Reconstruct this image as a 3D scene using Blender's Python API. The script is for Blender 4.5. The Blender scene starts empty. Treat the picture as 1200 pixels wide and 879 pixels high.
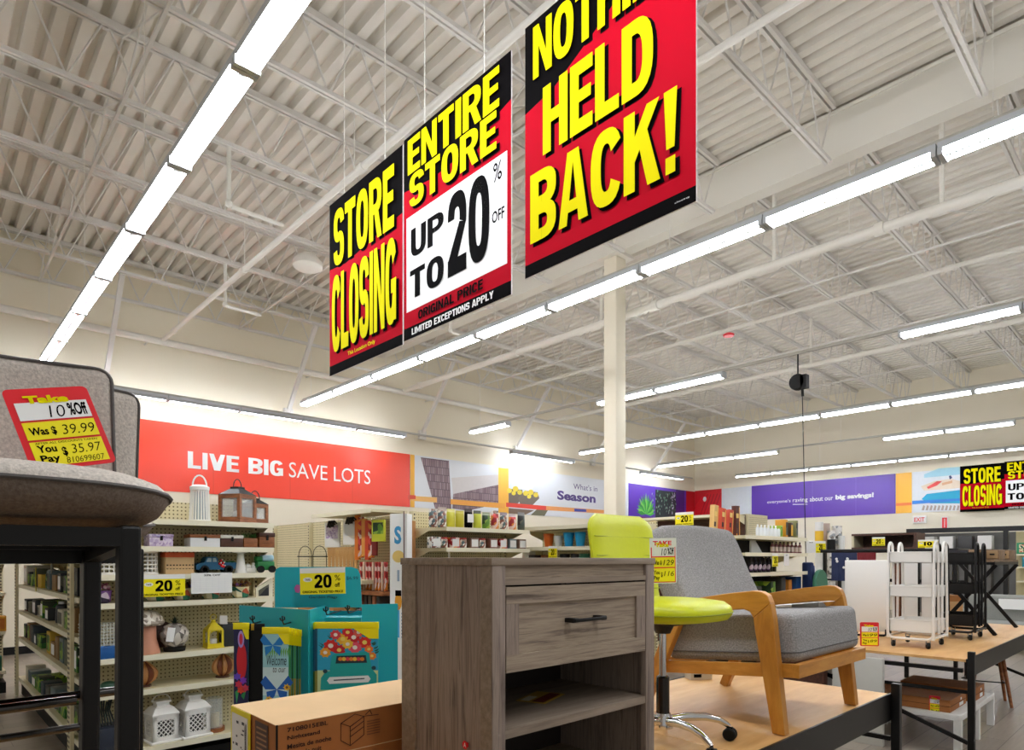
import bpy, math, random
from mathutils import Vector, Matrix
random.seed(7)
S = bpy.context.scene
COL = S.collection
PI = math.pi

# ------------------------------------------------------------------ camera, world, exposure
YAW = 43.1
FPX = 753.0            # focal length in pixels of the 1200 wide frame
HZ = 655.0           # pixel row of the eye level
cam = bpy.data.cameras.new('camera')
cam.sensor_width = 36.0
cam.lens = FPX / 1200 * 36
cam.shift_y = (HZ - 439.5) / 1200
cam.clip_start = 0.05
cam.clip_end = 200
camo = bpy.data.objects.new('camera', cam)
COL.objects.link(camo)
camo.location = (0, 0, 1.5)
camo.rotation_euler = (math.radians(90), 0, -math.radians(YAW))
S.camera = camo
w = bpy.data.worlds.new('world')
S.world = w
w.use_nodes = True
w.node_tree.nodes['Background'].inputs[0].default_value = (1.0, 0.97, 0.92, 1)
w.node_tree.nodes['Background'].inputs[1].default_value = 0.17
S.view_settings.view_transform = 'Standard'
S.view_settings.look = 'None'
S.view_settings.gamma = 1
S.view_settings.use_curve_mapping = False
S.view_settings.exposure = 1.2
TUBE_POWER = 30.0
cy = S.cycles
cy.max_bounces = 7
cy.diffuse_bounces = 4
cy.sample_clamp_indirect = 6
cy.caustics_reflective = False
cy.caustics_refractive = False

# ------------------------------------------------------------------ helpers
cY, sY = math.cos(math.radians(YAW)), math.sin(math.radians(YAW))
def ray(px, py=HZ):
    t = (px - 600) / FPX
    return sY + cY * t, cY - sY * t, (HZ - py) / FPX
def on_y(px, py, Y):
    a, b, c = ray(px, py); s = Y / b
    return Vector((a * s, Y, 1.5 + c * s))
def on_x(px, py, X):
    a, b, c = ray(px, py); s = X / a
    return Vector((X, b * s, 1.5 + c * s))
def at(px, py, s):
    a, b, c = ray(px, py)
    return Vector((a * s, b * s, 1.5 + c * s))

def lin(h):
    h = h.lstrip('#')
    v = [int(h[i:i + 2], 16) / 255 for i in (0, 2, 4)]
    return tuple(x / 12.92 if x <= .04045 else ((x + .055) / 1.055) ** 2.4 for x in v) + (1,)
MATS = {}
def newmat(name):
    m = bpy.data.materials.new(name); m.use_nodes = True
    MATS[name] = m
    n = m.node_tree.nodes
    return m, n, m.node_tree.links, n['Principled BSDF']
def simple(name, hexc, rough=.5, metal=0., noise=0., nscale=30, bump=0., spec=None, emit=None, alpha=None, trans=None):
    m, n, l, b = newmat(name)
    c = lin(hexc)
    b.inputs['Base Color'].default_value = c
    b.inputs['Roughness'].default_value = rough
    b.inputs['Metallic'].default_value = metal
    if spec is not None: b.inputs['Specular IOR Level'].default_value = spec
    if emit: b.inputs['Emission Color'].default_value = c; b.inputs['Emission Strength'].default_value = emit
    if trans: b.inputs['Transmission Weight'].default_value = trans
    if alpha is not None: b.inputs['Alpha'].default_value = alpha
    if noise or bump:
        tc = n.new('ShaderNodeTexCoord'); nz = n.new('ShaderNodeTexNoise')
        nz.inputs['Scale'].default_value = nscale; nz.inputs['Detail'].default_value = 4
        l.new(tc.outputs['Object'], nz.inputs['Vector'])
        if noise:
            cr = n.new('ShaderNodeMixRGB'); cr.blend_type = 'MIX'
            cr.inputs[1].default_value = tuple(max(0, x * (1 - noise)) for x in c[:3]) + (1,)
            cr.inputs[2].default_value = tuple(min(1, x * (1 + noise)) for x in c[:3]) + (1,)
            l.new(nz.outputs['Fac'], cr.inputs[0]); l.new(cr.outputs[0], b.inputs['Base Color'])
        if bump:
            bp = n.new('ShaderNodeBump'); bp.inputs['Strength'].default_value = bump; bp.inputs['Distance'].default_value = .004
            l.new(nz.outputs['Fac'], bp.inputs['Height']); l.new(bp.outputs[0], b.inputs['Normal'])
    return m
def mat(name):
    if name in MATS: return MATS[name]
    if name.startswith('#'):
        return simple(name, name, .45, noise=.06, nscale=12)
    raise KeyError(name)

def ramp_mat(name, stops, scale, axis_scale, rough=.5, detail=5, bump=.15, distort=0., metal=0, dist=.002, bumpnoise=None):
    m, n, l, b = newmat(name)
    tc = n.new('ShaderNodeTexCoord'); mp = n.new('ShaderNodeMapping'); mp.inputs['Scale'].default_value = axis_scale
    nz = n.new('ShaderNodeTexNoise'); nz.inputs['Scale'].default_value = scale; nz.inputs['Detail'].default_value = detail
    nz.inputs['Distortion'].default_value = distort; nz.inputs['Roughness'].default_value = .65
    cr = n.new('ShaderNodeValToRGB')
    e = cr.color_ramp.elements
    e[0].position, e[0].color = stops[0][0], lin(stops[0][1])
    e[1].position, e[1].color = stops[-1][0], lin(stops[-1][1])
    for p, c in stops[1:-1]:
        k = e.new(p); k.color = lin(c)
    l.new(tc.outputs['Object'], mp.inputs[0]); l.new(mp.outputs[0], nz.inputs['Vector'])
    l.new(nz.outputs['Fac'], cr.inputs[0]); l.new(cr.outputs[0], b.inputs['Base Color'])
    b.inputs['Roughness'].default_value = rough; b.inputs['Metallic'].default_value = metal
    if bump:
        bp = n.new('ShaderNodeBump'); bp.inputs['Strength'].default_value = bump; bp.inputs['Distance'].default_value = dist
        l.new(nz.outputs['Fac'], bp.inputs['Height']); l.new(bp.outputs[0], b.inputs['Normal'])
    return m

# --- materials
simple('wall_paint', '#efe6cf', .7, noise=.03, nscale=1.2)
simple('wall_paint_right', '#efe7d2', .7, noise=.03, nscale=1.2)
simple('white_paint', '#e9e6dc', .5)
simple('deck_paint', '#ebe6dc', .6, noise=.05, nscale=4)
simple('joist_paint', '#e2dfd9', .55)
simple('pipe_paint', '#ebe8df', .4)
simple('housing_white', '#c4c8cc', .35)
simple('tube_glow', '#f6f9ff', .4, emit=TUBE_POWER)
simple('tube_glow_wall', '#f6f9ff', .4, emit=TUBE_POWER * .42)
simple('track_grey', '#b9b6ac', .4)
simple('shelf_cream', '#ddd3ae', .45)
simple('shelf_edge', '#efe9cf', .4)
simple('black_metal', '#080707', .4, spec=.35)
simple('black_plastic', '#070707', .55, spec=.3)
simple('bar_steel', '#4a4846', .16, metal=1)
simple('chrome', '#d8d8d8', .12, metal=1)
simple('steel_dull', '#9a9a96', .35, metal=1)
simple('white_metal', '#f1efea', .3)
simple('white_plastic', '#f2f1ed', .4)
simple('green_leather', '#cfd600', .38, noise=.04, nscale=60, bump=.08)
simple('green_seam', '#9aa500', .5)
simple('fabric_grey', '#9b9997', .95, noise=.7, nscale=150, bump=.9, spec=.1)
simple('fabric_piping', '#5d5a58', .95, noise=.2, nscale=300)
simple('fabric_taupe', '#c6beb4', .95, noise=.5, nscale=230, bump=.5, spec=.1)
simple('fabric_taupe_shaded', '#75695f', .95, noise=.5, nscale=230, bump=.5, spec=.1)  # darker copy of the taupe, the shade under the seat put into the colour
simple('vinyl_yellow', '#f7e600', .4)
simple('ink_black', '#050405', .8, spec=.05)
simple('sign_red', '#b3001c', .7, spec=.05)
simple('sign_black', '#050304', .8, spec=.05)
simple('sign_yellow', '#e6d900', .7, spec=.05)
simple('sign_white', '#f4f4f2', .4)
simple('tag_red', '#e3202c', .3)
simple('tag_yellow', '#f8e800', .35)
simple('paper_white', '#f1f1ee', .6)
simple('teal_card', '#16a9b4', .45)
simple('teal_dark', '#0c8f9b', .45)
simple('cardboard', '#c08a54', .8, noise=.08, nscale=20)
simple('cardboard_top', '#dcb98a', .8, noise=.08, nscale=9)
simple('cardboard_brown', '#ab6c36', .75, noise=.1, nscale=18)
simple('carton_ink', '#2c170c', .8)
simple('glass_clear', '#e8eef0', .05, alpha=.25)
simple('glass_bluish', '#c9d8e4', .1, alpha=.55)
simple('clear_wrap', '#ffffff', .12, alpha=.18)
simple('banner_red', '#ee4023', .3)
simple('banner_yellow', '#f6b83c', .4)
simple('banner_pale', '#e3e6ea', .35)
simple('banner_purple', '#5a2fa8', .28)
simple('banner_purple_dark', '#3a1673', .28)
simple('banner_crimson', '#c40d1c', .35)
simple('grey_sofa', '#8b8c86', .9, noise=.2, nscale=120)
ramp_mat('nightstand_wood_v', [(.28, '#4c3f37'), (.42, '#84746a'), (.55, '#9f8e80'), (.66, '#77675c'), (.78, '#aa9b8b')], 3.0, (22, 22, 1.1), .6, 9, .3, .6)
ramp_mat('nightstand_wood_h', [(.28, '#55473c'), (.42, '#8f7e6e'), (.55, '#ab9a84'), (.66, '#827161'), (.78, '#b5a590')], 3.0, (1.1, 22, 22), .6, 9, .3, .6)
ramp_mat('nightstand_edge', [(.3, '#7a6b5c'), (.7, '#a39280')], 3, (1.2, 16, 16), .55, 7, .1)
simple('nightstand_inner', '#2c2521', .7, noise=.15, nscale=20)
ramp_mat('honey_wood', [(.25, '#ab6d20'), (.5, '#c98832'), (.75, '#dca24a')], 3, (6, 1.2, 6), .38, 5, .08, .5)
ramp_mat('honey_wood_x', [(.25, '#ab6d20'), (.5, '#c98832'), (.75, '#dca24a')], 3, (1.2, 6, 6), .38, 5, .08, .5)
ramp_mat('honey_wood_z', [(.25, '#a3661e'), (.5, '#c1812e'), (.75, '#d49b42')], 3, (6, 6, 1.2), .38, 5, .08, .5)
ramp_mat('plywood', [(.3, '#cf9a5c'), (.55, '#e0b070'), (.75, '#e9c088')], 1.6, (1, 5, 5), .42, 4, .03, .3)
ramp_mat('brown_wood', [(.3, '#6d3c1c'), (.7, '#a9683a')], 5, (2, 2, 8), .5, 4, .1)
ramp_mat('dark_wood', [(.3, '#3a2015'), (.7, '#5d3524')], 5, (2, 8, 8), .45, 4, .1)
ramp_mat('desk_wood', [(.3, '#5e4a35'), (.7, '#a08060')], 5, (1, 8, 8), .5, 4, .1)

def tile_floor():
    m, n, l, b = newmat('floor_planks')
    tc = n.new('ShaderNodeTexCoord'); br = n.new('ShaderNodeTexBrick')
    br.inputs['Scale'].default_value = 1; br.inputs['Brick Width'].default_value = 1.2; br.inputs['Row Height'].default_value = .18
    br.inputs['Mortar Size'].default_value = .003
    br.inputs[1].default_value = lin('#a79b8c'); br.inputs[2].default_value = lin('#8e8376'); br.inputs[3].default_value = lin('#5f564c')
    nz = n.new('ShaderNodeTexNoise'); nz.inputs['Scale'].default_value = 4
    mp = n.new('ShaderNodeMapping'); mp.inputs['Scale'].default_value = (1, 12, 1)
    mx = n.new('ShaderNodeMixRGB'); mx.blend_type = 'MULTIPLY'; mx.inputs[0].default_value = .35
    l.new(tc.outputs['Object'], br.inputs['Vector']); l.new(tc.outputs['Object'], mp.inputs[0]); l.new(mp.outputs[0], nz.inputs['Vector'])
    l.new(br.outputs[0], mx.inputs[1]); l.new(nz.outputs['Fac'], mx.inputs[2]); l.new(mx.outputs[0], b.inputs['Base Color'])
    b.inputs['Roughness'].default_value = .3
tile_floor()
def peg():
    m, n, l, b = newmat('pegboard')
    tc = n.new('ShaderNodeTexCoord'); sp = n.new('ShaderNodeSeparateXYZ'); l.new(tc.outputs['Object'], sp.inputs[0])
    def frac(out):
        d = n.new('ShaderNodeMath'); d.operation = 'MULTIPLY'; d.inputs[1].default_value = 1 / .0285; l.new(out, d.inputs[0])
        f = n.new('ShaderNodeMath'); f.operation = 'FRACT'; l.new(d.outputs[0], f.inputs[0])
        s = n.new('ShaderNodeMath'); s.operation = 'SUBTRACT'; s.inputs[1].default_value = .5; l.new(f.outputs[0], s.inputs[0])
        p = n.new('ShaderNodeMath'); p.operation = 'MULTIPLY'; l.new(s.outputs[0], p.inputs[0]); l.new(s.outputs[0], p.inputs[1])
        return p.outputs[0]
    a = n.new('ShaderNodeMath'); a.operation = 'ADD'; l.new(frac(sp.outputs[0]), a.inputs[0]); l.new(frac(sp.outputs[2]), a.inputs[1])
    c = n.new('ShaderNodeMath'); c.operation = 'LESS_THAN'; c.inputs[1].default_value = .04; l.new(a.outputs[0], c.inputs[0])
    mx = n.new('ShaderNodeMixRGB'); mx.inputs[1].default_value = lin('#ddd2ab'); mx.inputs[2].default_value = lin('#6f6344')
    l.new(c.outputs[0], mx.inputs[0]); l.new(mx.outputs[0], b.inputs['Base Color']); b.inputs['Roughness'].default_value = .6
peg()
def wicker():
    m, n, l, b = newmat('wicker_print')
    tc = n.new('ShaderNodeTexCoord'); br = n.new('ShaderNodeTexBrick')
    mp = n.new('ShaderNodeMapping'); mp.inputs['Rotation'].default_value = (PI / 2, 0, 0)
    br.inputs['Scale'].default_value = 9; br.inputs['Brick Width'].default_value = .5; br.inputs['Row Height'].default_value = 1.6
    br.inputs['Mortar Size'].default_value = .06
    br.inputs[1].default_value = lin('#7d5f66'); br.inputs[2].default_value = lin('#a58c90'); br.inputs[3].default_value = lin('#3d262e')
    l.new(tc.outputs['Object'], mp.inputs[0]); l.new(mp.outputs[0], br.inputs['Vector'])
    l.new(br.outputs[0], b.inputs['Base Color']); b.inputs['Roughness'].default_value = .4
wicker()
def blotch(name, cols, scale=14, rough=.5):
    m, n, l, b = newmat(name)
    tc = n.new('ShaderNodeTexCoord'); vo = n.new('ShaderNodeTexVoronoi'); vo.inputs['Scale'].default_value = scale
    sp = n.new('ShaderNodeSeparateColor'); cr = n.new('ShaderNodeValToRGB'); cr.color_ramp.interpolation = 'CONSTANT'
    e = cr.color_ramp.elements
    e[0].color = lin(cols[0]); e[0].position = 0
    e[1].color = lin(cols[-1]); e[1].position = (len(cols) - 1) / len(cols)
    for i, c in enumerate(cols[1:-1], 1):
        k = e.new(i / len(cols)); k.color = lin(c)
    l.new(tc.outputs['Object'], vo.inputs['Vector']); l.new(vo.outputs['Color'], sp.inputs[0])
    l.new(sp.outputs[0], cr.inputs[0]); l.new(cr.outputs[0], b.inputs['Base Color']); b.inputs['Roughness'].default_value = rough
blotch('candy_print', ['#e9e4dc', '#8c5a4c', '#5c6f74', '#efe9e2', '#b8a08f'], 40)
blotch('floral_print', ['#e8dcb0', '#2f7a5d', '#efe6c8', '#c75b3a', '#1f5b4c'], 26)
blotch('rug_print', ['#e7e4df', '#9aa0a2', '#c9c4bb', '#e7e4df', '#77706a'], 20)
blotch('purple_print', ['#7a4d8d', '#2a1f3a', '#d9c7d8', '#3b2a4d'], 26)
blotch('garden_print', ['#2a6a2a', '#5d8a2c', '#1e3d20', '#8fae3c', '#33402a'], 18)
blotch('dark_print', ['#23262a', '#3f4a44', '#171a1c', '#5b5a4c', '#2a2e38'], 16)
blotch('blue_print', ['#1d6fa8', '#0f4f88', '#3d9cc4', '#123a66'], 26)
blotch('lavender_print', ['#c9b6dd', '#dfd2ea', '#b29ccb', '#e6dcef'], 60)
blotch('stone_print', ['#cfc6b6', '#a79a88', '#e5dfd2', '#8c8072'], 40)
blotch('shell_print', ['#8f8a84', '#b6aea4', '#5e564f', '#d2cbc1'], 30)
blotch('red_print', ['#c4262b', '#e7c9c0', '#9c1d22', '#e0872e', '#d6453e'], 24)

class MB:
    """collects geometry and links it as one mesh object"""
    def __init__(s, F=None):
        s.v = []; s.f = []; s.m = []; s.sm = []; s.slots = []; s.F = F or Matrix()
    def add(s, vs, fs, mt, smooth=False, F=None):
        M = s.F @ F if F is not None else s.F
        o = len(s.v)
        s.v += [M @ Vector(p) for p in vs]
        if mt not in s.slots: s.slots.append(mt)
        k = s.slots.index(mt)
        for f in fs:
            s.f.append([o + i for i in f]); s.m.append(k); s.sm.append(smooth)
        return s
    def box(s, x0, x1, y0, y1, z0, z1, mt, F=None, bev=0):
        if bev:
            return s.rbox(((x0 + x1) / 2, (y0 + y1) / 2, (z0 + z1) / 2), (abs(x1 - x0), abs(y1 - y0), abs(z1 - z0)), bev, mt, F=F, seg=2, n=1)
        vs = [(x, y, z) for z in (z0, z1) for y in (y0, y1) for x in (x0, x1)]
        return s.add(vs, [(0, 2, 3, 1), (4, 5, 7, 6), (0, 1, 5, 4), (2, 6, 7, 3), (0, 4, 6, 2), (1, 3, 7, 5)], mt, F=F)
    def rbox(s, c, size, r, mt, F=None, seg=3, n=2, warp=None):
        h = [x / 2 for x in size]
        r = min(r, *[x * .999 for x in h])
        def axis(H):
            a = [-H + r * (1 - math.cos(PI / 2 * i / seg)) * 1.0 for i in range(seg)]
            mid = [-(H - r) + 2 * (H - r) * i / n for i in range(n + 1)]
            b = [-x for x in reversed(a)]
            return a + mid + b
        ax = [axis(H) for H in h]
        def rnd(p):
            q = [max(-(h[i] - r), min(h[i] - r, p[i])) for i in range(3)]
            d = Vector([p[i] - q[i] for i in range(3)])
            if d.length > 1e-9: d = d.normalized() * r
            o = Vector(q) + d
            if warp: o = Vector(warp(o))
            return o + Vector(c)
        for k in range(3):
            i, j = [(1, 2), (2, 0), (0, 1)][k]
            for sg in (-1, 1):
                A, B = ax[i], ax[j]
                vs = []
                for a in A:
                    for b in B:
                        p = [0, 0, 0]; p[k] = sg * h[k]; p[i] = a; p[j] = b
                        vs.append(rnd(p))
                nb = len(B); fs = []
                for x in range(len(A) - 1):
                    for y in range(nb - 1):
                        q = (x * nb + y, (x + 1) * nb + y, (x + 1) * nb + y + 1, x * nb + y + 1)
                        fs.append(q if sg > 0 else q[::-1])
                s.add(vs, fs, mt, True, F)
        return s
    def bar(s, p0, p1, wd, ht, mt, up=(0, 0, 1), F=None, w2=None, h2=None):
        p0, p1 = Vector(p0), Vector(p1); d = (p1 - p0).normalized(); up = Vector(up)
        if abs(d.dot(up)) > .98: up = Vector((0, 1, 0))
        x = d.cross(up).normalized(); z = x.cross(d)
        vs = []
        for p, a, b in ((p0, wd, ht), (p1, w2 or wd, h2 or ht)):
            vs += [p + x * a / 2 * i + z * b / 2 * j for i, j in ((-1, -1), (1, -1), (1, 1), (-1, 1))]
        return s.add(vs, [(0, 1, 2, 3), (7, 6, 5, 4), (0, 4, 5, 1), (1, 5, 6, 2), (2, 6, 7, 3), (3, 7, 4, 0)], mt, F=F)
    def tube(s, pts, r, mt, n=8, F=None, closed=False, radii=None, cap=True):
        pts = [Vector(p) for p in pts]; N = len(pts)
        vs = []; x = None
        for i, p in enumerate(pts):
            if closed: d = (pts[(i + 1) % N] - pts[i - 1]).normalized()
            else: d = (pts[min(i + 1, N - 1)] - pts[max(i - 1, 0)]).normalized()
            if x is None:
                x = d.orthogonal().normalized()
            else:
                x = (x - d * x.dot(d)).normalized()
            y = d.cross(x)
            rr = radii[i] if radii else r
            vs += [p + (x * math.cos(2 * PI * k / n) + y * math.sin(2 * PI * k / n)) * rr for k in range(n)]
        fs = []
        for i in range(N if closed else N - 1):
            j = (i + 1) % N
            for k in range(n):
                fs.append((i * n + k, i * n + (k + 1) % n, j * n + (k + 1) % n, j * n + k))
        if cap and not closed:
            fs.append(tuple(range(n))[::-1]); fs.append(tuple((N - 1) * n + k for k in range(n)))
        return s.add(vs, fs, mt, n > 4, F)
    def lathe(s, prof, mt, n=20, F=None, c=(0, 0, 0), smooth=True, ridge=0, nr=10):
        vs = []
        for r, z in prof:
            for k in range(n):
                a = 2 * PI * k / n; q = r * (1 + ridge * math.cos(nr * a))
                vs.append((c[0] + q * math.cos(a), c[1] + q * math.sin(a), c[2] + z))
        fs = []
        for i in range(len(prof) - 1):
            for k in range(n):
                fs.append((i * n + k, i * n + (k + 1) % n, (i + 1) * n + (k + 1) % n, (i + 1) * n + k))
        fs.append(tuple(range(n))[::-1]); fs.append(tuple((len(prof) - 1) * n + k for k in range(n)))
        return s.add(vs, fs, mt, smooth, F)
    def cyl(s, c, r, z0, z1, mt, n=16, F=None):
        return s.lathe([(r, z0), (r, z1)], mt, n, F, c, smooth=False) if n < 9 else s.lathe([(r * .999, z0), (r, z0), (r, z1), (r * .999, z1)], mt, n, F, c)
    def prism(s, pts, t0, t1, mt, F=None):
        """polygon in local x, z, from y=t0 to y=t1"""
        n = len(pts)
        vs = [(p[0], t0, p[1]) for p in pts] + [(p[0], t1, p[1]) for p in pts]
        fs = [tuple(range(n)), tuple(range(2 * n - 1, n - 1, -1))] + [(i, i + n, (i + 1) % n + n, (i + 1) % n) for i in range(n)]
        return s.add(vs, fs, mt, F=F)
    def poly(s, pts, mt, F=None):
        return s.add([tuple(p) for p in pts], [tuple(range(len(pts)))], mt, F=F)
    def ball(s, c, r, mt, F=None, n=10, sc=(1, 1, 1)):
        prof = [(max(1e-4, r * math.sin(PI * i / n)), -r * math.cos(PI * i / n)) for i in range(n + 1)]
        M = Matrix.Translation(c) @ Matrix.Diagonal((*sc, 1))
        return s.lathe(prof, mt, n + 4, (F @ M) if F is not None else M)
    def build(s, name, parent=None, loc=None, rz=0, bevel=0, kind=None):
        me = bpy.data.meshes.new(name)
        me.from_pydata([tuple(v) for v in s.v], [], s.f)
        for sl in s.slots: me.materials.append(mat(sl))
        me.polygons.foreach_set('material_index', s.m)
        me.polygons.foreach_set('use_smooth', s.sm)
        me.validate(); me.update()
        import bmesh
        bm = bmesh.new(); bm.from_mesh(me); bmesh.ops.remove_doubles(bm, verts=bm.verts, dist=1e-5)
        bm.to_mesh(me); bm.free()
        if any(s.sm): me.set_sharp_from_angle(angle=math.radians(42))
        o = bpy.data.objects.new(name, me); COL.objects.link(o)
        if parent: o.parent = parent
        if loc: o.location = loc
        if rz: o.rotation_euler = (0, 0, rz)
        if bevel:
            b = o.modifiers.new('bevel', 'BEVEL'); b.width = bevel; b.segments = 2; b.limit_method = 'ANGLE'
        if kind: o['kind'] = kind
        return o

TXT = {}
def text_geo(t, bold=0., shear=0):
    k = (t, bold, shear)
    if k in TXT: return TXT[k]
    cu = bpy.data.curves.new('t', 'FONT'); cu.body = t; cu.size = 1; cu.offset = bold; cu.resolution_u = 3; cu.shear = shear
    o = bpy.data.objects.new('t', cu); COL.objects.link(o)
    dg = bpy.context.evaluated_depsgraph_get(); dg.update()
    me = o.evaluated_get(dg).to_mesh()
    vs = [tuple(v.co) for v in me.vertices]; fs = [tuple(p.vertices) for p in me.polygons]
    o.evaluated_get(dg).to_mesh_clear()
    bpy.data.objects.remove(o); bpy.data.curves.remove(cu)
    x0 = min(v[0] for v in vs); x1 = max(v[0] for v in vs); y0 = min(v[1] for v in vs); y1 = max(v[1] for v in vs)
    TXT[k] = ([((v[0] - x0) / (x1 - x0), (v[1] - y0) / (y1 - y0)) for v in vs], fs, (x1 - x0) / (y1 - y0))
    return TXT[k]
def text(mb, t, u, v, wd, ht, mt, F, n=.001, bold=.02, shear=0, warp=None):
    """text fitted to the box (u..u+wd, v..v+ht) of the frame F (x = right, y = up, z = out of the face)"""
    vs, fs, asp = text_geo(t, bold, shear)
    if wd is None: wd = ht * asp
    pts = [(u + a * wd, v + b * ht) for a, b in vs]
    if warp: pts = [warp(a, b) for a, b in pts]
    mb.add([(a, b, n) for a, b in pts], fs, mt, F=F)
def rect(mb, u0, u1, v0, v1, mt, F, n=.0005):
    mb.add([(u0, v0, n), (u1, v0, n), (u1, v1, n), (u0, v1, n)], [(0, 1, 2, 3)], mt, F=F)
def shape(mb, pts, mt, F, n=.0005):
    mb.add([(a, b, n) for a, b in pts], [tuple(range(len(pts)))], mt, F=F)
def disc(u, v, r, k=14, sy=1, a0=0):
    return [(u + r * math.cos(a0 + 2 * PI * i / k), v + r * sy * math.sin(a0 + 2 * PI * i / k)) for i in range(k)]
def frame(o, U, V):
    U = Vector(U).normalized(); V = Vector(V); V = (V - U * V.dot(U)).normalized(); N = U.cross(V)
    M = Matrix((U, V, N)).transposed().to_4x4(); M.translation = Vector(o)
    return M
def _arc(cx, cy, rx, ry, ix, iy, a0, a1, e=2.6, k=14):
    def P(a, x, y):
        ca, sa = math.cos(a), math.sin(a); q = (abs(ca) ** e + abs(sa) ** e) ** (-1 / e)
        return (cx + x * q * ca, cy + y * q * sa)
    A = [math.radians(a0 + (a1 - a0) * i / k) for i in range(k + 1)]
    return [[P(A[i], rx, ry), P(A[i + 1], rx, ry), P(A[i + 1], ix, iy), P(A[i], ix, iy)] for i in range(k)]
def _r(a, b, c, d): return [[(a, c), (b, c), (b, d), (a, d)]]
SW, SH = .33, .19
def glyph(ch):
    L = _r(0, SW, 0, 1); i = .5 - SW; j = .5 - SH; u = (.29 - .145) if 0 else .12
    half = lambda cy, ry: _arc(.45, cy, .55, ry, .55 - SW, ry - SH * .85, -90, 90) + _r(SW - .02, .45, cy + ry - SH * .85, cy + ry) + _r(SW - .02, .45, cy - ry, cy - ry + SH * .85)
    g = {'I': (_r(0, SW, 0, 1), SW), 'T': (_r(0, .94, 1 - SH, 1) + _r(.47 - SW / 2, .47 + SW / 2, 0, 1 - SH), .94), 'L': (L + _r(SW, .82, 0, SH), .82),
         'E': (L + _r(SW, .84, 0, SH) + _r(SW, .84, 1 - SH, 1) + _r(SW, .78, .5 - SH / 2 + .02, .5 + SH / 2), .84), 'H': (L + _r(1 - SW, 1, 0, 1) + _r(SW, 1 - SW, .42, .6), 1),
         'F': (L + _r(SW, .82, 1 - SH, 1) + _r(SW, .76, .42, .6), .82),
         'N': (_r(0, .3, 0, 1) + _r(.7, 1, 0, 1) + [[(.3, 1), (.3, .6), (.7, 0), (.7, .4)]], 1), 'M': (_r(0, .28, 0, 1) + _r(1.02, 1.3, 0, 1) + [[(.28, 1), (.28, .6), (.65, 0), (.65, .42)], [(.65, .42), (.65, 0), (1.02, .6), (1.02, 1)]], 1.3),
         'A': ([[(0, 0), (.3, 0), (.56, 1), (.32, 1)], [(.72, 0), (1.04, 0), (.72, 1), (.48, 1)]] + _r(.3, .76, .17, .33), 1.04),
         'V': ([[(.32, 0), (.72, 0), (.3, 1), (0, 1)], [(.32, 0), (.72, 0), (1.04, 1), (.74, 1)]], 1.04), 'K': (L + [[(SW, .36), (SW, .68), (.68, 1), (1.04, 1)], [(.44, .56), (.68, .72), (1.06, 0), (.7, 0)]], 1.06),
         'X': ([[(0, 0), (.36, 0), (1, 1), (.64, 1)], [(.64, 0), (1, 0), (.36, 1), (0, 1)]], 1), 'Y': ([[(.34, .4), (.66, .4), (.34, 1), (0, 1)], [(.34, .4), (.66, .4), (1, 1), (.66, 1)]] + _r(.34, .66, 0, .4), 1),
         'O': (_arc(.5, .5, .5, .5, i, j, 0, 360, k=30), 1), '0': (_arc(.48, .5, .48, .5, .48 - SW, j, 0, 360, k=30), .96), 'C': (_arc(.5, .5, .5, .5, i, j, 32, 328, k=26), .96),
         'G': (_arc(.5, .5, .5, .5, i, j, 35, 330, k=26) + _r(.52, .98, .36, .52) + _r(.68, .98, 0.04, .4), 1),
         'S': (_arc(.48, .705, .48, .295, .48 - SW, .295 - SH * .85, 8, 270, k=20) + _arc(.48, .295, .48, .295, .48 - SW, .295 - SH * .85, 90, -172, k=20), .96),
         'D': (L + _arc(.42, .5, .58, .5, .58 - SW, j, -90, 90) + _r(SW, .42, 0, SH) + _r(SW, .42, 1 - SH, 1), 1),
         'P': (L + half(.71, .29), 1), 'R': (L + half(.71, .29) + [[(.42, .44), (.74, .46), (1.02, 0), (.68, 0)]], 1.02), 'B': (L + half(.735, .265) + half(.265, .265), 1),
         'U': (_r(0, SW, .4, 1) + _r(1 - SW, 1, .4, 1) + _arc(.5, .4, .5, .4, i, .4 - SH, 180, 360), 1),
         '2': (_arc(.46, .68, .46, .32, .46 - SW, .32 - SH, 180, -20, k=16) + [[(.0, .0), (.0, .18), (.58, .62), (.9, .58)], [(0, 0), (.9, .58), (.5, .2), (.3, 0)]] + _r(0, .92, 0, SH + .01), .92),
         '!': ([[(.07, .3), (.29, .3), (.36, 1), (0, 1)]] + _r(.05, .31, 0, .2), .36), ' ': ([], .45)}
    return g[ch]
def block(mb, s, u, v, wd, ht, mt, F, n=.001, gap=.1, grow=0.):
    """heavy block capitals fitted to a box of the frame F"""
    x = 0; out = []
    for ch in s:
        ps, a = glyph(ch)
        out += [[(x + p[0], p[1]) for p in q] for q in ps]; x += a + gap
    W = x - gap
    for k, q in enumerate(out):
        n += 3e-5
        ar = sum(q[i][0] * q[(i + 1) % 4][1] - q[(i + 1) % 4][0] * q[i][1] for i in range(4))
        if ar < 0: q = q[::-1]
        cx = sum(p[0] for p in q) / 4; cy2 = sum(p[1] for p in q) / 4
        shape(mb, [(u + p[0] / W * wd + grow * (1 if p[0] > cx else -1), v + p[1] * ht + grow * (1 if p[1] > cy2 else -1)) for p in q], mt, F, n)
FRONT = Matrix.Rotation(PI / 2, 4, 'X')     # frame of a face that looks towards local -Y: x right, y up

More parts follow.
